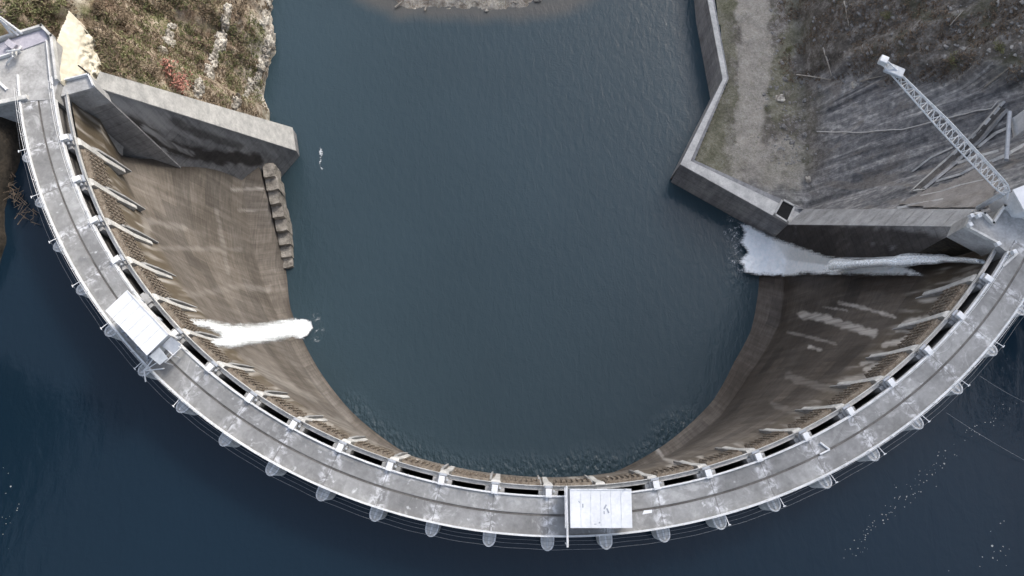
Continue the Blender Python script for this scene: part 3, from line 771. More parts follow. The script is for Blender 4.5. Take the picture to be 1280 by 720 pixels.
# ------------------------------------------------------------------ right training wall and retaining wall
e = empty('training_wall', (WD.x, WD.y, 0), 0, 'sloping stained concrete wing wall above the large white outflow on the right', 'wall')
a0 = Vector(P(1205, 284, 60)); a1 = Vector(P(1225, 262, 60)); b0 = Vector(P(985, 281, 10)); b1 = Vector(P(1004, 262, 10)); h0 = Vector(P(1247, 306, 60)); h1 = Vector(P(1262, 290, 60))
RM = [([(985, 300), (1040, 315), (1110, 330), (1220, 330)], 34, .97, 0), ([(1000, 288), (1100, 296), (1180, 310)], 14, .9, 0)]  # darkens the face: damp together with painted shade
wall_r = wall_strip((a0, b0), (a1, b1), -4, 'wall_face', e, RM)
m = MB(); m.down([h0, a0, a1, h1], -4); m.build('wall_return', 'wet_bank', e)  # near-black material, damp and the return's shade put into its colour
N = 11
for i in range(N):
    f0 = i/N+.0015; f1 = (i+1)/N-.0015; m = MB()
    q = [a0.lerp(b0, f0), a0.lerp(b0, f1), a1.lerp(b1, f1), a1.lerp(b1, f0)]; up = Vector((0, 0, .25+.015*(i % 2)))
    m.prism([v+up for v in q], [v-up for v in q]); m.build('coping_slab', 'concrete', e)
e = empty('retaining_wall', P(855, 210, 0), 0, 'grey retaining wall with pale coping round the gravel platform above the river', 'wall')
O = [(985, 281), (850, 206), (903, 100), (884, 0), (876, -80)]; I = [(1006, 262), (868, 200), (911, 98), (893, 0), (885, -80)]
ov = [Vector(P(a, b, 8.6)) for a, b in O]; iv = [Vector(P(a, b, 8.6)) for a, b in I]
for i in range(4):
    m = MB(); dn = ov[i+1]-ov[i]; nn = Vector((dn.y, -dn.x, 0)).normalized()
    if nn.dot(Vector((50, 90, 0))-ov[i]) > 0: nn = -nn
    m.prism([ov[i], ov[i+1], iv[i+1], iv[i]], [ov[i]+nn*.7-Vector((0, 0, 13)), ov[i+1]+nn*.7-Vector((0, 0, 13)), iv[i+1]-Vector((0, 0, 13)), iv[i]-Vector((0, 0, 13))]); m.build('wall_section', 'wall', e)
    m = MB(); up = Vector((0, 0, .35)); a, b = ov[i], ov[i+1]; c, d = iv[i+1].lerp(ov[i+1], .3), iv[i].lerp(ov[i], .3)
    m.prism([v+up for v in (a, b, c, d)], [v-up*.2 for v in (a, b, c, d)]); m.build('coping', 'pale_concrete', e)

# shaft at the corner
e = empty('open_shaft', P(980, 262, 8), 0, 'open square shaft with a pale rim in the corner of the gravel platform', 'shaft')
q = poly_px([(968, 268), (978, 250), (993, 258), (984, 278)], 9.3); c = sum(q, Vector())/4
m = MB(); m.down([c+(v-c)*.98 for v in q], 8.9); m.build('shaft_mouth', 'dark', e)  # near-black plate: shade inside the shaft put into its colour
m = MB()
for a, b in zip(q, q[1:]+q[:1]): dd = b-a; cc = (a+b)/2; m.box((cc.x, cc.y, 9.2), (dd.length+.3, .35, .9), math.atan2(dd.y, dd.x))
m.build('rim', 'pale_concrete', e)

# right abutment landing
e = empty('abutment_platform', P(1250, 290, 50), 0, 'stepped concrete platform at the right end of the dam roadway', 'platform')
m = MB(); m.down(poly_px([(1205, 284), (1212, 268), (1228, 267), (1239, 280), (1253, 258), (1330, 298), (1330, 345), (1268, 322), (1247, 306)], 62.7), 58.5); m.build('platform_slab', 'slab', e)
curb([(1247, 306), (1206, 284), (1213, 268), (1228, 268), (1239, 280), (1253, 259), (1285, 276)], 62.7, .3, .6, 'pale_concrete', 'parapet', e)
curb([(1268, 318), (1252, 333)], 62.7, .3, .6, 'pale_concrete', 'parapet', e)
for i, (px, py) in enumerate(((1214, 270), (1223, 270), (1212, 281), (1247, 305), (1267, 315))):
    m = MB(); c = P(px, py, 63.6); m.box(c, (.55, .55, .7), .4)
    o = m.build('bollard', 'white', None, bevel=.06); tag(o, 'short white bollard on the right platform parapet, '+ORD[i]+' of five counted from the crane side', 'bollard', 'bollards on the right platform')
# slot joint across platform
# ------------------------------------------------------------------ cabins
def cabin(p0, p1, p2, z, label, kind):
    # p0..p1 inner roof edge, p2 outer corner; true rectangle built from them
    a = Vector(P(*p0, z)); b = Vector(P(*p1, z)); c = Vector(P(*p2, z)); u = (b-a); L = u.length; u.normalize(); v = Vector((u.y, -u.x, 0))
    W = abs((c-a).dot(v)); v = v if (c-a).dot(v) > 0 else -v; ctr = a+u*L/2+v*W/2
    ang = math.atan2(u.y, u.x); e = empty('gate_hoist_cabin', (ctr.x, ctr.y, 62.8), 0, label, 'cabin')
    def pt(s, t, zz): return a+u*(s*L)+v*(t*W)+Vector((0, 0, zz-z))
    m = MB(); m.prism([pt(.02, .03, z-.1), pt(.98, .03, z-.1), pt(.98, .9, z-.1), pt(.02, .9, z-.1)], [pt(.02, .03, 63.4), pt(.98, .03, 63.4), pt(.98, .9, 63.4), pt(.02, .9, 63.4)]); body = m.build('cabin_body', 'white', e)
    m = MB(); m.prism([pt(-.01, -.02, z+.22), pt(1.01, -.02, z+.22), pt(1.01, 1, z), pt(-.01, 1, z)], [pt(-.01, -.02, z+.08), pt(1.01, -.02, z+.08), pt(1.01, 1, z-.12), pt(-.01, 1, z-.12)]); rf = m.build('roof', 'roof', e)
    m = MB(); m.prism([pt(.0, -.02, z+.3), pt(1., -.02, z+.3), pt(1, .01, z+.3), pt(0, .01, z+.3)], [pt(.0, -.02, z+.2), pt(1., -.02, z+.2), pt(1, .01, z+.2), pt(0, .01, z+.2)]); m.build('ridge_flashing', 'white', rf)
    for q_ in range(1, 6):
        s_ = q_/6; m = MB(); m.prism([pt(s_-.004, -.02, z+.26), pt(s_+.004, -.02, z+.26), pt(s_+.004, 1, z+.045), pt(s_-.004, 1, z+.045)], [pt(s_-.004, -.02, z+.2), pt(s_+.004, -.02, z+.2), pt(s_+.004, 1, z-.02), pt(s_-.004, 1, z-.02)]); m.build('seam', 'white', rf)
    for s in (0.06, .5, .94):
        for t in (.05, .88):
            m = MB(); p = pt(s, t, 63.1); m.box(p, (.5, .3, .7), ang); m.build('wheel_box', 'grey_paint', e)
    m = MB(); m.prism([pt(.35, .9, z-.8), pt(.65, .9, z-.8), pt(.65, .93, z-.8), pt(.35, .93, z-.8)], [pt(.35, .9, z-1.9), pt(.65, .9, z-1.9), pt(.65, .93, z-1.9), pt(.35, .93, z-1.9)]); m.build('window', 'glass', e)
    return e, pt, L, W, u, v
e, pt, L, W, u, v = cabin((160, 364), (211, 418), (134, 391), 66.5, 'white roofed hoist cabin on the left part of the dam roadway with an awning end', 1)
m = MB(); m.prism([pt(1.0, .05, 65.6), pt(1.18, .0, 65.2), pt(1.24, .4, 65.0), pt(1.0, .5, 65.5)], [pt(1.0, .05, 65.5), pt(1.18, .0, 65.1), pt(1.24, .4, 64.9), pt(1.0, .5, 65.4)]); m.build('grey_hatch', 'grey_paint', e)
m = MB(); m.prism([pt(1.01, .55, 65.9), pt(1.22, .62, 65.4), pt(1.2, .98, 65.3), pt(1.01, 1.0, 65.9)], [pt(1.01, .55, 65.8), pt(1.22, .62, 65.3), pt(1.2, .98, 65.2), pt(1.01, 1.0, 65.8)]); m.build('awning', 'steel', e)
m = MB()
for t in (.1, .45, .8):
    m.bar(pt(1.0, t, 65.3), pt(1.22, t, 65.1), .07); m.bar(pt(1.22, t, 65.1), pt(1.22, t, 62.9), .07)
m.bar(pt(1.22, .1, 65.1), pt(1.22, .8, 65.1), .07); m.bar(pt(1.1, .1, 64.2), pt(1.1, .8, 64.2), .07); m.build('end_frame', 'white', e)
m = MB(); m.bar(pt(1.0, 1.0, 64.5), pt(1.0, 1.6, 63.6), .08); m.bar(pt(1.25, 1.0, 64.5), pt(1.02, 1.55, 63.6), .08); m.bar(pt(1.0, 1.6, 63.6), pt(1.12, 1.85, 63), .09); m.bar(pt(1.1, 1.0, 64.5), pt(1.0, 1.6, 63.6), .06); m.build('outrigger', 'white', e)
m = MB(); rng = random.Random(5)
for i in range(12): m.box(pt(rng.uniform(.1, .9), rng.uniform(1.08, 1.28), 63.0), (.4, .25, .5), rng.uniform(0, 3))
m.build('cable_reels', 'grey_paint', e)
e, pt, L, W, u, v = cabin((713, 612), (788, 612), (716, 660), 66.5, 'white roofed hoist cabin standing mid dam beside a tall frame and grey side panel', 2)
m = MB(); m.prism([pt(-.05, -.02, 65.2), pt(0, -.02, 66.3), pt(0.005, 1.0, 66.3), pt(-.05, .95, 65.2)], [pt(-.05, -.02, 63.4), pt(0, -.02, 63.4), pt(.005, 1, 63.4), pt(-.05, .95, 63.4)]); m.build('side_panel', 'steel', e)
m = MB(); m.bar(pt(-.06, -.08, 66.2), pt(-.06, 1.5, 66.2), .13); m.bar(pt(-.09, -.06, 66.3), pt(-.09, 1.0, 66.3), .06)
for t in (-.08, 1.02, 1.45): m.bar(pt(-.06, t, 66.2), pt(-.06, t, 62.8), .1)
m.build('side_frame', 'white', e)
m = MB(); m.bar(pt(.9, -.02, 66.7), pt(.9, -.02, 68.4), .06); m.build('aerial', 'white', e)
for (s, t, ls, lt, r) in ((.2, .42, .015, .10, 0), (.14, .32, .01, .06, .6), (.57, .45, .02, .13, -.5), (.61, .55, .02, .13, .4), (.55, .6, .015, .08, 0), (.4, .9, .03, .02, 0), (.47, .86, .02, .04, 0)):
    p = pt(s, t, 66.5+.22*(1-t)+.012); m = MB(); m.box((p.x, p.y, p.z), (ls*L*1.3, lt*W, .02), r); m.build('roof_patch', 'grey_paint', e)

# ------------------------------------------------------------------ winch boxes, one on each pier head
e0 = None
for k in range(24):
    if k in (4, 14): continue
    a = -69.8+5.27*k+.02; x, y, _ = pol(71.15, a)
    if e0 is None:
        e0 = empty('winch_box', (x, y, 62.3), math.radians(a), None, 'winch box', 'winch boxes on the pier heads')
        for nm, c, d, mt in (('housing', (0, 0, .45), (.62, .95, .8), 'white'), ('lid', (0, 0, .9), (.74, 1.05, .1), 'roof'), ('drum', (0, .72, .3), (1.0, .3, .35), 'grey_paint'), ('bracket', (.62, .2, .15), (.3, .25, .3), 'steel')):
            m = MB(); m.box(c, d); m.local = True; m.build(nm, mt, e0, bevel=.04)
        o = e0
    else: o = copy_tree(e0, None, (x, y, 62.3), math.radians(a))
    ref = ORD[k] if k < 12 else ORD[23-k]
    o['label'] = 'small white winch box on the inner kerb, over the %s pier from the %s end' % (ref, 'left' if k < 12 else 'right')
# brackets holding the cables, on the outer side
e0 = None
for k in (0, 1, 2, 3, 4, 5, 6, 16, 17, 18, 19, 20, 21, 22):
    a = -69.8+5.27*k+(.4 if k > 10 else -.3); x, y, _ = pol(76.3, a)
    if e0 is None:
        e0 = empty('cable_bracket', (x, y, 62.6), math.radians(a), None, 'bracket', 'cable brackets on the reservoir side'); m = MB(); m.local = True
        m.bar((0, .1, 0), (.1, -1.15, .2), .05); m.build('arm', 'white', e0)
        m = MB(); m.local = True; m.bar((-.05, -1.15, .2), (.3, -1.17, .2), .06); m.build('crosspiece', 'white', e0)
        o = e0
    else: o = copy_tree(e0, None, (x, y, 62.6), math.radians(a))
    n = k if k < 10 else 22-k
    o['label'] = 'white T shaped bracket reaching over the reservoir, %s from the %s end of the dam' % (ORD[n], 'left' if k < 10 else 'right')

# mess on the deck: white L shaped bar, small panel
o = MB().tube([P(1025, 553, 62.95), P(1037, 562, 62.95), P(1025, 568, 62.95)], .13, 5).build('angle_bar', 'white'); tag(o, 'bent white bar lying on the right inner lane of the roadway', 'bar')
o = MB().down(poly_px([(803, 643), (815, 641), (815, 637), (805, 638)], 62.86), 62.81).build('loose_panel', 'roof'); tag(o, 'small white panel on the roadway just right of the mid dam cabin', 'panel')

# ------------------------------------------------------------------ crane
e = empty('lattice_crane', P(1258, 244, 60), 0, 'white lattice boom crane reaching from the right abutment over the bank', 'crane')
B0 = Vector(P(1257, 240, 66)); B1 = Vector(P(1103, 76, 80)); ax = (B1-B0).normalized(); sd = ax.cross(Vector((0, 0, 1))).normalized(); up = sd.cross(ax).normalized(); LL = (B1-B0).length
def cr(s, i, j):
    wd = (.35+.5*min(1, (1-s)*2.2))*(1 if s > .06 else .5+s*8)
    return B0+ax*LL*s+sd*i*wd+up*j*wd*1.0
m = MB(); NS = 20
for i, j in ((-1, 0), (1, 0), (0, 1.3)):
    for s in range(NS): m.bar(cr(s/NS, i, j), cr((s+1)/NS, i, j), .10, n=5)
m.build('chord', 'white', e)
m = MB()
for s in range(NS):
    a, b, h = s/NS, (s+1)/NS, (s+.5)/NS
    for (p, q) in (((-1, 0), (1, 0)), ((1, 0), (0, 1.3)), ((0, 1.3), (-1, 0))):
        m.bar(cr(a, *p), cr(h, *q), .05, n=4); m.bar(cr(h, *q), cr(b, *p), .05, n=4)
m.build('lacing', 'white', e)
m = MB(); c = cr(.93, 0, .6); m.box((c.x, c.y, c.z), (2.2, 1.2, .5), math.atan2(ax.y, ax.x)); m.build('head_plate', 'steel', e, bevel=.1)
m = MB(); c = cr(1.0, 0, .3); m.box((c.x, c.y, c.z), (.9, .9, .8), math.atan2(ax.y, ax.x)); m.build('tip_sheave', 'white', e, bevel=.1)
m = MB(); m.bar(cr(.0, 0, 0), (B0.x, B0.y, 60), .35, n=8); m.bar(cr(0, -.8, 0), cr(0, .8, 0), .2, n=8); m.build('pivot', 'steel', e)
m = MB(); c = B0-ax*.2; m.bar((c.x-.1, c.y-.9, c.z), (c.x+.2, c.y+.3, c.z+.3), .12); m.build('foot_strut', 'steel', e)
# abutment house at the frame edge
e = empty('winch_house', P(1282, 250, 62), 0, 'white roofed winch house behind the crane foot at the right frame edge', 'house')
m = MB(); m.down(poly_px([(1268, 238), (1330, 215), (1350, 270), (1282, 262)], 65.6), 60); m.build('house_body', 'white', e)
m = MB(); m.down(poly_px([(1266, 237), (1330, 212), (1352, 272), (1281, 264)], 65.9), 65.65); m.build('roof', 'roof', e)
m = MB(); m.down(poly_px([(1262, 254), (1268, 247), (1290, 262), (1284, 270)], 63.6), 63.2); m.build('side_roof', 'steel', e)
o = MB().box(P(1281, 152, 50), (1.0, 3.2, 5)).build('tank', 'white', bevel=.15); tag(o, 'white upright tank cut by the right frame edge above the crane', 'tank')
m = MB(); a = Vector(P(1262, 140, 48)); b = Vector(P(1258, 200, 50))
m.bar(a, b, .32, n=10); o = m.build('drain_pipe', 'grey_paint'); tag(o, 'thick grey pipe lying down the rock beside the crane', 'pipe')

# channel cut and slabs on the rock, ridges of masonry
def ribbon(bvh, pts, w_, h, lift=.1):
    ps = []
    for a, b in zip(pts, pts[1:]):
        n = max(2, int(math.dist(a, b)/6))
        for i in range(n): ps.append(hit(bvh, a[0]+(b[0]-a[0])*i/n, a[1]+(b[1]-a[1])*i/n, lift))
    ps.append(hit(bvh, *pts[-1], lift)); ps = [p for p in ps if p]
    m = MB()
    for a, b in zip(ps, ps[1:]):
        d = b-a
        if d.length > 8: continue
        s = Vector((-d.y, d.x, 0)).normalized()*w_/2; u_ = Vector((0, 0, h))
        m.prism([a-s+u_, b-s+u_, b+s+u_, a+s+u_], [a-s-u_, b-s-u_, b+s-u_, a+s-u_])
    return m
e = empty('stone_chute', hit(BR, 1190, 200), 0, 'long stepped concrete chute climbing the rock under the crane boom', 'chute')
ribbon(BR, [(1140, 240), (1180, 203), (1222, 165), (1252, 130)], .45, .9).build('side_kerb', 'pale_concrete', e)
ribbon(BR, [(1153, 238), (1192, 206), (1226, 175), (1256, 140)], .45, .9).build('side_kerb', 'concrete', e)
ribbon(BR, [(1147, 239), (1186, 205), (1224, 170), (1254, 135)], 1.3, .12).build('chute_floor', 'dark_concrete', e)
ribbon(BR, [(1139, 240), (1154, 239)], .5, .8).build('end_kerb', 'pale_concrete', e)
# smooth concrete slab between rock and wall
e = empty('masonry_ledges', hit(BR, 1205, 215), 0, 'pale uneven masonry ledges stepping up the rock between the right wall and the boom', 'ledges')
for pts_, w_ in (([(1120, 262), (1150, 256), (1178, 250)], .5), ([(1150, 246), (1175, 241), (1200, 232), (1228, 226)], .45), ([(1170, 228), (1200, 220), (1222, 208)], .4), ([(1196, 206), (1222, 196), (1246, 190)], .5), ([(1222, 184), (1244, 168), (1262, 160)], .45), ([(1235, 205), (1258, 196), (1280, 180)], .5), ([(1205, 178), (1225, 160), (1240, 148)], .3), ([(1140, 215), (1165, 196), (1190, 186)], .3)):
    pts_ = [(a+random.uniform(-1, 1), b+random.uniform(-1.5, 1.5)) for a, b in pts_]
    ribbon(BR, pts_, w_, .35).build('ledge', 'pale_concrete', e)
o = patch(BR, [(1150, 240), (1200, 222), (1240, 200), (1252, 230), (1238, 262), (1150, 262), (1120, 258)], 2, .25, 'concrete_slab', 'brown_slab' if 'brown_slab' in M else 'dark_concrete', wob=.6, rough=.05)
o.data.materials[0] = simple('brown slab', (.15, .135, .12), (.33, .31, .29), .3); tag(o, 'smooth brownish concrete slab sloping below the crane foot', 'slab')

# ------------------------------------------------------------------ falling water
o = patch(BF, [(215, 397), (236, 398), (262, 400), (290, 405), (320, 403), (350, 398), (372, 396), (387, 395), (391, 409), (380, 427), (366, 425), (340, 431), (310, 435), (288, 440), (262, 437), (247, 430), (250, 423), (270, 422), (258, 416), (240, 412), (217, 406)], 1.1, .35, 'falling_water', 'foam', dens=1.15, wob=.3, wf=.15, rough=.12, edge=10)
tag(o, 'white outflow spilling down the left apron into the river', 'outflow')
o = patch(None, [(366, 399), (380, 397), (391, 401), (392, 411), (384, 421), (374, 425), (364, 422)], .8, 0, 'foam', 'foam', dens=1.3, wob=.3, zfun=lambda x, y: .6, rough=.08, edge=4); tag(o, 'white foam at the foot of the left outflow', 'foam', kind='stuff')
FO = [(922, 277), (940, 281), (962, 293), (1000, 306), (1035, 318), (1062, 324), (1110, 325), (1140, 334), (1158, 346), (1130, 346), (1040, 345), (1005, 344), (990, 347), (948, 346), (930, 342), (922, 325), (932, 315), (924, 303), (928, 290)]
BFW = bvh_of(grid, wall_r)
def fz(px, py):
    f = .6+.4*sstep(960, 1060, px); h = hit(BFW, px, py); hh = h.z if h else 0
    return max(.5, hh)+.4+f*1.0
o = patch(None, FO, 1.2, 0, 'foam', 'foam', dens=1.9, wob=.45, wf=.14, zfun=fz, rough=.12, edge=11); tag(o, 'broad white foam sheet where the right outflow lands in the river', 'foam', kind='stuff')
# the free jet: nested streaky sheets
jp = [(1226, 327, 57.5, .5), (1205, 325, 54, .6), (1180, 324, 49, .7), (1150, 324, 41.5, .8), (1120, 326, 33, .95), (1092, 328, 23, 1.15), (1068, 330, 12, 1.5), (1045, 331, 3, 1.9)]
J = []; kk_ = []
for a, b, c, d in jp:
    h = hit(BFW, a, b); kk_.append(max(c, (h.z if h else 0)+1.2+d*1.5))
print('JET', [round(q, 1) for q in kk_], file=open('/tmp/jet.txt', 'w')) if False else None
for _ in range(3): kk_ = [kk_[0]]+[max(kk_[i], (kk_[i-1]+kk_[i+1])/2) for i in range(1, len(kk_)-1)]+[kk_[-1]]
J = [(Vector(P(a, b, z)), d) for (a, b, c, d), z in zip(jp, kk_)]
def jat(f):
    g = f*(len(J)-1); i = min(int(g), len(J)-2); k = g-i
    return J[i][0].lerp(J[i+1][0], k), J[i][1]+(J[i+1][1]-J[i][1])*k
e = empty('water_jet', P(1226, 327, 57), 0, 'white jet of water arching from the last gate down to the foam on the right', 'water jet')
for q, (mul, dn) in enumerate(((.5, 2.4), (.9, 1.3), (1.35, .55))):
    V = []; D = []; U = []; nu, nv = 90, 20
    for i in range(nu+1):
        f = i/nu; c, r = jat(f); c2, _ = jat(min(1, f+.02)); c1, _ = jat(max(0, f-.02)); tq = (c2-c1).normalized(); s = tq.cross(Vector((0, 0, 1))).normalized(); u_ = s.cross(tq)
        for j in range(nv):
            th = 2*math.pi*j/nv; rr = r*mul*(1+.2*nz(f*14, math.cos(th)*1.3, math.sin(th)*1.3+q*5, 3))
            V.append(tuple(c+s*math.cos(th)*rr+u_*math.sin(th)*rr*.45)); D.append(dn*(1-.35*f)+.0); U.append((f*5, th*.5/3.14+.3*q))
    fs = [(i*nv+j, i*nv+(j+1) % nv, (i+1)*nv+(j+1) % nv, (i+1)*nv+j) for i in range(nu) for j in range(nv)]
    me = bpy.data.meshes.new('spray'); me.from_pydata([tuple(Vector(v)-e.location) for v in V], [], fs)
    at = me.attributes.new('dens', 'FLOAT', 'POINT'); at.data.foreach_set('value', D); uv = me.uv_layers.new(name='UVMap')
    for l in me.loops: uv.data[l.index].uv = U[l.vertex_index]
    me.polygons.foreach_set('use_smooth', [True]*len(me.polygons)); me.materials.append(M['foam'])
    o = bpy.data.objects.new('jet_core' if q == 0 else 'spray', me); COL.objects.link(o); o.parent = e
for poly_, dn_, lab_ in (([(900, 262), (918, 268), (935, 285), (940, 345), (925, 349), (908, 330), (905, 300)], .3, 'thin churned foam fringe spreading from the right outflow'), ([(380, 388), (402, 392), (410, 410), (400, 430), (384, 432), (390, 410)], .36, 'thin churned foam fringe spreading from the left outflow')):
    m = patch(None, poly_, 1.2, 0, 'foam_fringe', 'foam_thin', dens=dn_, wob=.8, zfun=lambda x, y: .07, rough=.004, edge=12); tag(m, lab_, 'foam', kind='stuff')
# foam wisp on the river
m = patch(None, [(398, 190), (401, 178), (404, 190), (402, 205), (405, 216), (400, 214)], .8, 0, 'foam_wisp', 'foam_thin', dens=.6, wob=.5, zfun=lambda x, y: .06, rough=.01, edge=1.5); tag(m, 'thin white foam wisp drifting on the river right of the left wall', 'foam', kind='stuff')

# ------------------------------------------------------------------ rocks, logs, hose, plants
def rock_mesh(sz, seed, sub=3, sharp=.35, blocky=.5):
    bm = bmesh.new(); bmesh.ops.create_icosphere(bm, subdivisions=sub, radius=1); V = []
    for v in bm.verts:
        q = v.co.copy(); k = max(abs(q.x), abs(q.y), abs(q.z)); q = q/k*blocky*.8+q*(1-blocky)
        n_ = nz(q.x*1.5+seed, q.y*1.5, q.z*1.5, 4); q *= 1+sharp*n_*1.8; V.append(Vector((q.x*sz[0], q.y*sz[1], q.z*sz[2])))
    F_ = [[v.index for v in f.verts] for f in bm.faces]; bm.free(); return V, F_
def place_rock(name, p, sz, rz, seed, mat, label, cat, group, sub=3, sharp=.35):
    m = MB(); V, F_ = rock_mesh(sz, seed, sub, sharp); m.add(V, F_); m.local = True
    o = m.build(name, mat); o.location = p; o.rotation_euler = (0, 0, rz); tag(o, label, cat, group); return o
OUT = [((283, 20), 1.6, 3.6, 'slim pale rock outcrop at the top of the brush slope, nearest the frame top'), ((274, 62), 1.9, 4.2, 'ragged pale rock rib halfway down the brush slope towards the river'), ((262, 92), 1.5, 3.0, 'pale rock outcrop right of the red bush'),
       ((248, 112), 1.5, 2.6, 'low broken rock just above the coping of the left wall'), ((214, 45), 1.6, 3.4, 'solitary pale crag high above the red bush'), ((203, 68), 1.2, 1.8, 'small pale crag between the solitary crag and the red bush'),
       ((336, 62), 1.6, 4.6, 'tall pale cliff rock overhanging the river'), ((325, 92), 1.7, 3.6, 'split pale cliff rock at the waterline below the tall one'), ((313, 110), 1.6, 2.8, 'jagged pale rock near the river end of the left wall'),
       ((296, 128), 1.4, 2.0, 'squat pale rock touching the left wall coping near the river'), ((332, 18), 1.5, 3.8, 'pale cliff rock at the frame top beside the river')]
for i, ((px, py), w_, l_, lab) in enumerate(OUT):
    p = hit(BL, px, py)
    e = empty('rock_outcrop', p, 0, lab, 'rock outcrop', 'pale rock outcrops on the left slope')
    rng = random.Random(i)
    for k in range(9):
        V, F_ = rock_mesh((w_*rng.uniform(.25, .5), l_*rng.uniform(.16, .38), 1.3*rng.uniform(.6, 1.2)), i*10+k, 3, .6)
        t = rng.uniform(-1, 1); q = hit(BL, px+t*l_*-1.2+rng.uniform(-w_, w_)*2.2, py+t*l_*4.2)
        off = (q-p) if q and (q-p).length < 14 else Vector((0, 0, 0)); r = -.25
        m = MB(); m.local = True; m.add([Vector((v.x*math.cos(r)-v.y*math.sin(r), v.x*math.sin(r)+v.y*math.cos(r), v.z))+off for v in V], F_)
        m.build('stone', 'rock', e)
BO = [((975, 123), .95, 'largest pale boulder at the edge of the gravel track'), ((1001, 103), .45, 'pale boulder near the crossing logs'), ((979, 158), .55, 'boulder halfway along the row of stones below the large one'), ((990, 178), .6, 'paired boulder at the lower end of the stone row'), ((1006, 168), .5, 'grey boulder beside the start of the hose'), ((1069, 105), .75, 'white boulder at the foot of the soil bank left of the crane tip'),
      ((1024, 109), .6, 'grey boulder under the two logs'), ((1006, 126), .5, 'dark boulder on the rim of the scraped rock'), ((1011, 224), .7, 'round pale stone ring on the low ground near the wall'), ((1016, 232), .45, 'small stone touching the round pale stone'), ((955, 118), .4, 'small stone on the river side of the largest boulder'), ((984, 170), .35, 'tiny stone inside the row below the track')]
for i, ((px, py), s, lab) in enumerate(BO):
    p = hit(BR, px, py)
    place_rock('boulder', p, (s*1.15, s, s*.7), i, 50+i, 'grey_rock' if i not in (0, 5, 8) else 'rock', lab, 'boulder', 'boulders on the right bank')
# loose stones, uncountable
m = MB(); rng = random.Random(11)
for i in range(420):
    px = rng.gauss(985, 16) if i < 150 else rng.uniform(960, 1280); py = rng.uniform(85, 205) if i < 150 else rng.uniform(-5, 110)
    p = hit(BR, px, py)
    if p is None: continue
    s = rng.uniform(.1, .3) if i < 150 else rng.uniform(.15, .65)**1.5
    V, F_ = rock_mesh((s*rng.uniform(.8, 1.6), s, s*.6), i, 1, .5); r = rng.uniform(0, 3)
    m.add([Vector((v.x*math.cos(r)-v.y*math.sin(r), v.x*math.sin(r)+v.y*math.cos(r), v.z))+p for v in V], F_)
o = m.build('rubble', 'grey_rock'); tag(o, 'scattered stones over the right bank', 'rubble', kind='stuff')
LG = [((1030, 60), (1041, 95), .16, 'straight bleached log pointing down to the crossing logs'), ((995, 94), (1040, 101), .13, 'thin log lying crosswise below the straight log'), ((1056, 2), (1062, 32), .14, 'pale log at the top of the right bank'), ((1232, 108), (1264, 84), .13, 'long bare branch on the soil bank right of the crane'), ((1076, 102), (1104, 94), .1, 'short branch beside the white boulder'), ((1188, 32), (1205, 14), .1, 'short branch high on the right bank')]
for i, (a, b, r, lab) in enumerate(LG):
    p = hit(BR, *a, .25); q = hit(BR, *b, .3); m = MB()
    mid = (p+q)/2+Vector((0, 0, .15)); m.bar(p, mid, r*1.1, r, 7); m.bar(mid, q, r, r*.5, 7); m.bar(mid, mid+Vector((.5, .6, .4)), r*.5, r*.2, 5)
    o = m.build('log', 'wood'); tag(o, lab, 'log', 'dead wood on the right bank')
hp = []
for a, b in zip([(1022, 165), (1075, 166), (1128, 162), (1160, 154), (1200, 144), (1240, 136)], [(1075, 166), (1128, 162), (1160, 154), (1200, 144), (1240, 136), (1250, 126)]):
    for i in range(5): hp.append(hit(BR, a[0]+(b[0]-a[0])*i/5, a[1]+(b[1]-a[1])*i/5, .25))
m = MB(); m.tube([p for p in hp if p], .11, 6); o = m.build('hose', 'hose'); tag(o, 'pale hose lying across the scraped rock under the crane boom', 'hose')
# island driftwood
for i, (a, b, lab) in enumerate((((494, 9), (503, 1), 'driftwood stick at the left end of the far gravel shore'), ((531, 13), (533, 6), 'short driftwood stick second along the far gravel shore'), ((554, 4), (553, -6), 'driftwood stick third along the far gravel shore'))):
    m = MB(); m.bar(P(*a, .4), P(*b, .9), .22, .14, 6); o = m.build('driftwood', 'wood'); tag(o, lab, 'driftwood', 'driftwood on the far shore')
for i, (px, py, s, lab) in enumerate(((608, 13, .45, 'small pale stone standing in the shallows below the far shore'), (645, 1, 1.1, 'white boulder on the far gravel shore, largest there'), (628, 0, .8, 'white boulder left of the largest on the far shore'), (672, -1, .9, 'white boulder at the right end of the far shore'), (580, -2, .6, 'small white boulder mid way on the far shore'))):
    place_rock('boulder', Vector(P(px, py, .3)), (s, s*.8, s*.6), i, 90+i, 'rock', lab, 'boulder', 'boulders on the far shore')

# shrubs
def shrub(mat, seed, n=420, flat=.8):
    rng = random.Random(seed); t = MB(); t.local = True; l = MB(); l.local = True
    for i in range(16):
        a = rng.uniform(0, 6.28); s = rng.uniform(.4, .95); e_ = Vector((math.cos(a)*s, math.sin(a)*s, rng.uniform(.3, 1)*flat)); t.bar((0, 0, -.3), e_, .03, .012, 3)
        for k in range(3): t.bar(e_*.6, e_*.6+Vector((rng.uniform(-.3, .3), rng.uniform(-.3, .3), rng.uniform(.1, .4))), .015, .008, 3)
    cl = [Vector((rng.gauss(0, .45), rng.gauss(0, .45), rng.uniform(.2, .9)*flat)) for _ in range(9)]
    for i in range(n):
        c = rng.choice(cl)+Vector((rng.gauss(0, .2), rng.gauss(0, .2), rng.gauss(0, .16))); s = rng.uniform(.04, .1)
        u_ = Vector((rng.gauss(0, 1), rng.gauss(0, 1), rng.gauss(0, .6))).normalized()*s; v_ = u_.cross(Vector((rng.gauss(0, 1), rng.gauss(0, 1), rng.gauss(0, 1)))).normalized()*s*.6
        l.add([c-u_, c+v_, c+u_, c-v_], [(0, 1, 2, 3)])
    return t, l
proto = {}
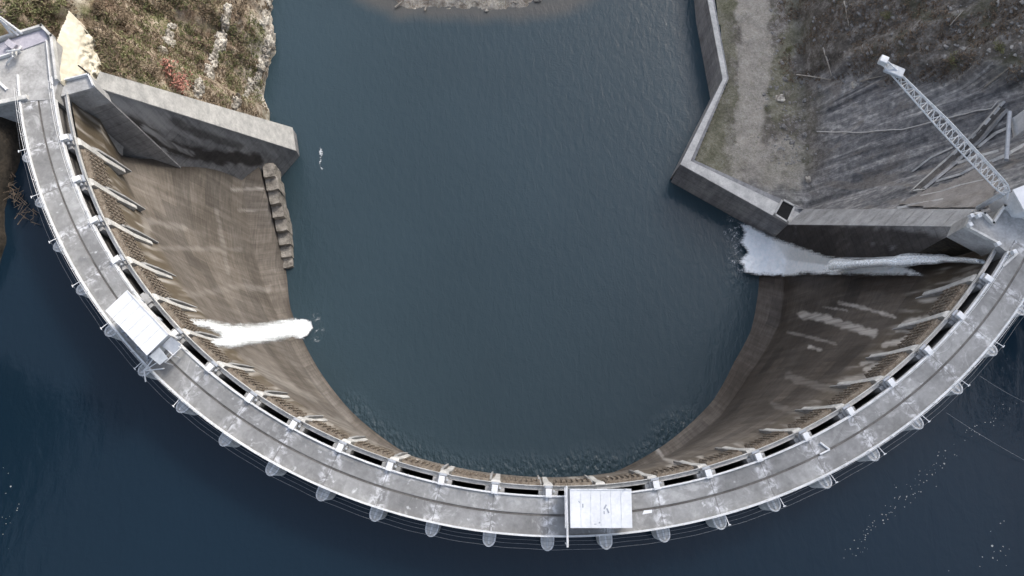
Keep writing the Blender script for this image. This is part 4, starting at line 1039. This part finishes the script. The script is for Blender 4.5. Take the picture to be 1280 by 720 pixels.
def put_shrub(px, py, s, kind, label, bvh=BL):
    p = hit(bvh, px, py)
    if p is None: return
    if kind not in proto:
        e = empty('shrub', p, 0, label, 'shrub', 'shrubs on the banks'); t, l = shrub(kind, len(proto)+3)
        t.build('stems', 'twig', e); l.build('leaves', kind, e); proto[kind] = e
    else: e = copy_tree(proto[kind], None, p, random.uniform(0, 6)); e['label'] = label
    e.scale = (s, s, s*.9)
put_shrub(213, 98, 3.3, 'red_leaf', 'large red autumn bush on the left slope above the wall')
put_shrub(222, 108, 2.0, 'red_leaf', 'small red bush touching the lower side of the large red bush')
SH = [((150, 30), 2.4, 'brown_leaf', 'brown bush highest beside the cream buttress'), ((140, 62), 2.2, 'brown_leaf', 'brown bush beside the middle of the cream buttress'), ((165, 85), 2.6, 'brown_leaf', 'wide brown bush between cream buttress and red bush'), ((188, 96), 2.0, 'brown_leaf', 'brown bush just left of the red bush'),
      ((182, 40), 1.9, 'green_leaf', 'olive bush left of the solitary crag'), ((236, 40), 2.0, 'green_leaf', 'olive bush right of the solitary crag'), ((246, 72), 1.8, 'green_leaf', 'olive bush between solitary crag and rock rib'), ((300, 60), 1.8, 'brown_leaf', 'brown bush between the rock rib and the cliff rocks'),
      ((300, 20), 1.7, 'brown_leaf', 'brown bush at the frame top between outcrop and cliff'), ((20, 12), 2.4, 'green_leaf', 'olive bush beside the white pipes in the corner'), ((48, 18), 2.2, 'green_leaf', 'olive bush above the platform parapet'), ((70, 8), 2.0, 'green_leaf', 'olive bush above the tip of the cream buttress'), ((120, 12), 2.2, 'brown_leaf', 'brown bush right of the buttress tip at the frame top'), ((255, 15), 1.8, 'brown_leaf', 'brown bush left of the slim rock outcrop'), ((285, 100), 1.5, 'green_leaf', 'olive bush behind the left wall near the cliff')]
for (p, s, k, lab) in SH: put_shrub(p[0], p[1], s, k, lab)
for (px, py, s, lab) in ((1110, 20, 1.3, 'dull green bush high on the right bank'), (1190, 75, 1.5, 'dull green bush on the soil bank behind the crane boom'), (1250, 60, 1.3, 'dull green bush on the right bank near the frame edge'), (985, 62, 1.0, 'low green bush beside the gravel track')): put_shrub(px, py, s, 'green_leaf', lab, BR)
# dry undergrowth, uncountable
def under(name, bvh, n, box, mat, s0, s1, label, seed, cond=None):
    rng = random.Random(seed); m = MB()
    for i in range(n):
        px = rng.uniform(box[0], box[2]); py = rng.uniform(box[1], box[3])
        if cond and not cond(px, py): continue
        p = hit(bvh, px, py)
        if p is None or p.z < .8 or nz(p.x*.2, p.y*.2, seed, 3) < -.08: continue
        for k in range(5):
            s = rng.uniform(s0, s1); d = Vector((rng.gauss(0, .6), rng.gauss(0, .6), rng.uniform(.3, 1))).normalized()*s; sd_ = Vector((-d.y, d.x, rng.uniform(-.2, .2))).normalized()*s*.16
            b = p+Vector((rng.gauss(0, .25), rng.gauss(0, .25), 0)); m.add([b-sd_, b+sd_, b+d], [(0, 1, 2)])
    o = m.build(name, mat); tag(o, label, 'undergrowth', kind='stuff')
under('undergrowth', BL, 8200, (0, -5, 345, 175), 'brown_leaf', .35, 1.1, 'dry brown undergrowth over the left slope', 1)
under('undergrowth', BL, 6000, (0, -5, 330, 130), 'green_leaf', .3, .9, 'green undergrowth over the left slope', 2)
under('undergrowth', BR, 2600, (975, -5, 1280, 104), 'twig', .3, .8, 'dead twigs over the right soil bank', 3)
under('grass', BR, 1500, (870, -5, 1000, 230), 'green_leaf', .1, .3, 'short grass around the gravel track', 4)

# driftwood caught upstream of the left end
m = MB(); rng = random.Random(9)
for i in range(46):
    t = rng.random(); c = Vector(P(3+t*36+rng.gauss(0, 5), 216+t*58+rng.gauss(0, 5), 57.6)); d = Vector((rng.gauss(0, 1), rng.gauss(0, 1), rng.gauss(0, .3))).normalized()*rng.uniform(.4, 1.3)
    m.bar(c-d, c+d, .07, .02, 4); m.bar(c, c+Vector((d.y, -d.x, .3))*.5, .05, .015, 4)
o = m.build('brushwood', 'twig'); tag(o, 'tangle of pale brushwood caught against the left upstream side of the dam', 'brushwood', kind='stuff')
for a_, b_, lb in (((1183, 516), (1300, 586), 'thin pale line stretched low over the reservoir towards the lower right corner'), ((1225, 470), (1300, 512), 'short thin line over the reservoir nearest the right frame edge')):
    m = MB(); p = Vector(P(*a_, 61)); q = Vector(P(*b_, 57.4)); m.tube([p.lerp(q, i/10)-Vector((0, 0, .5*math.sin(math.pi*i/10))) for i in range(11)], .022, 4); o = m.build('anchor_line', 'cable'); tag(o, lb, 'line')
# floating specks
m = MB(); rng = random.Random(21)
line = [(1062, 705), (1090, 660), (1130, 625), (1160, 590), (1210, 545), (1270, 500)]
for i in range(150):
    if i < 120:
        k = rng.random()*5; j = int(k); f = k-j; px = line[j][0]+(line[j+1][0]-line[j][0])*f+rng.gauss(0, 5+4*rng.random()); py = line[j][1]+(line[j+1][1]-line[j][1])*f+rng.gauss(0, 5)
    elif i < 136: px = rng.gauss(1235, 26); py = rng.gauss(690, 22)
    else: px = rng.gauss(12, 6); py = rng.gauss(635, 26)
    if px < 60 and i < 120: continue
    c = Vector(P(px, py, 57.03)); s = rng.uniform(.025, .075)*(2 if rng.random() < .08 else 1)
    m.down([c+Vector((s*math.cos(q)*rng.uniform(.6, 1.3), s*math.sin(q)*rng.uniform(.6, 1.3), 0)) for q in (0, 1.2, 2.5, 3.7, 5)], 56.99)
o = m.build('floating_debris', 'debris'); tag(o, 'pale specks of debris drifting on the reservoir', 'debris', kind='stuff')
print('objects', len(bpy.data.objects))
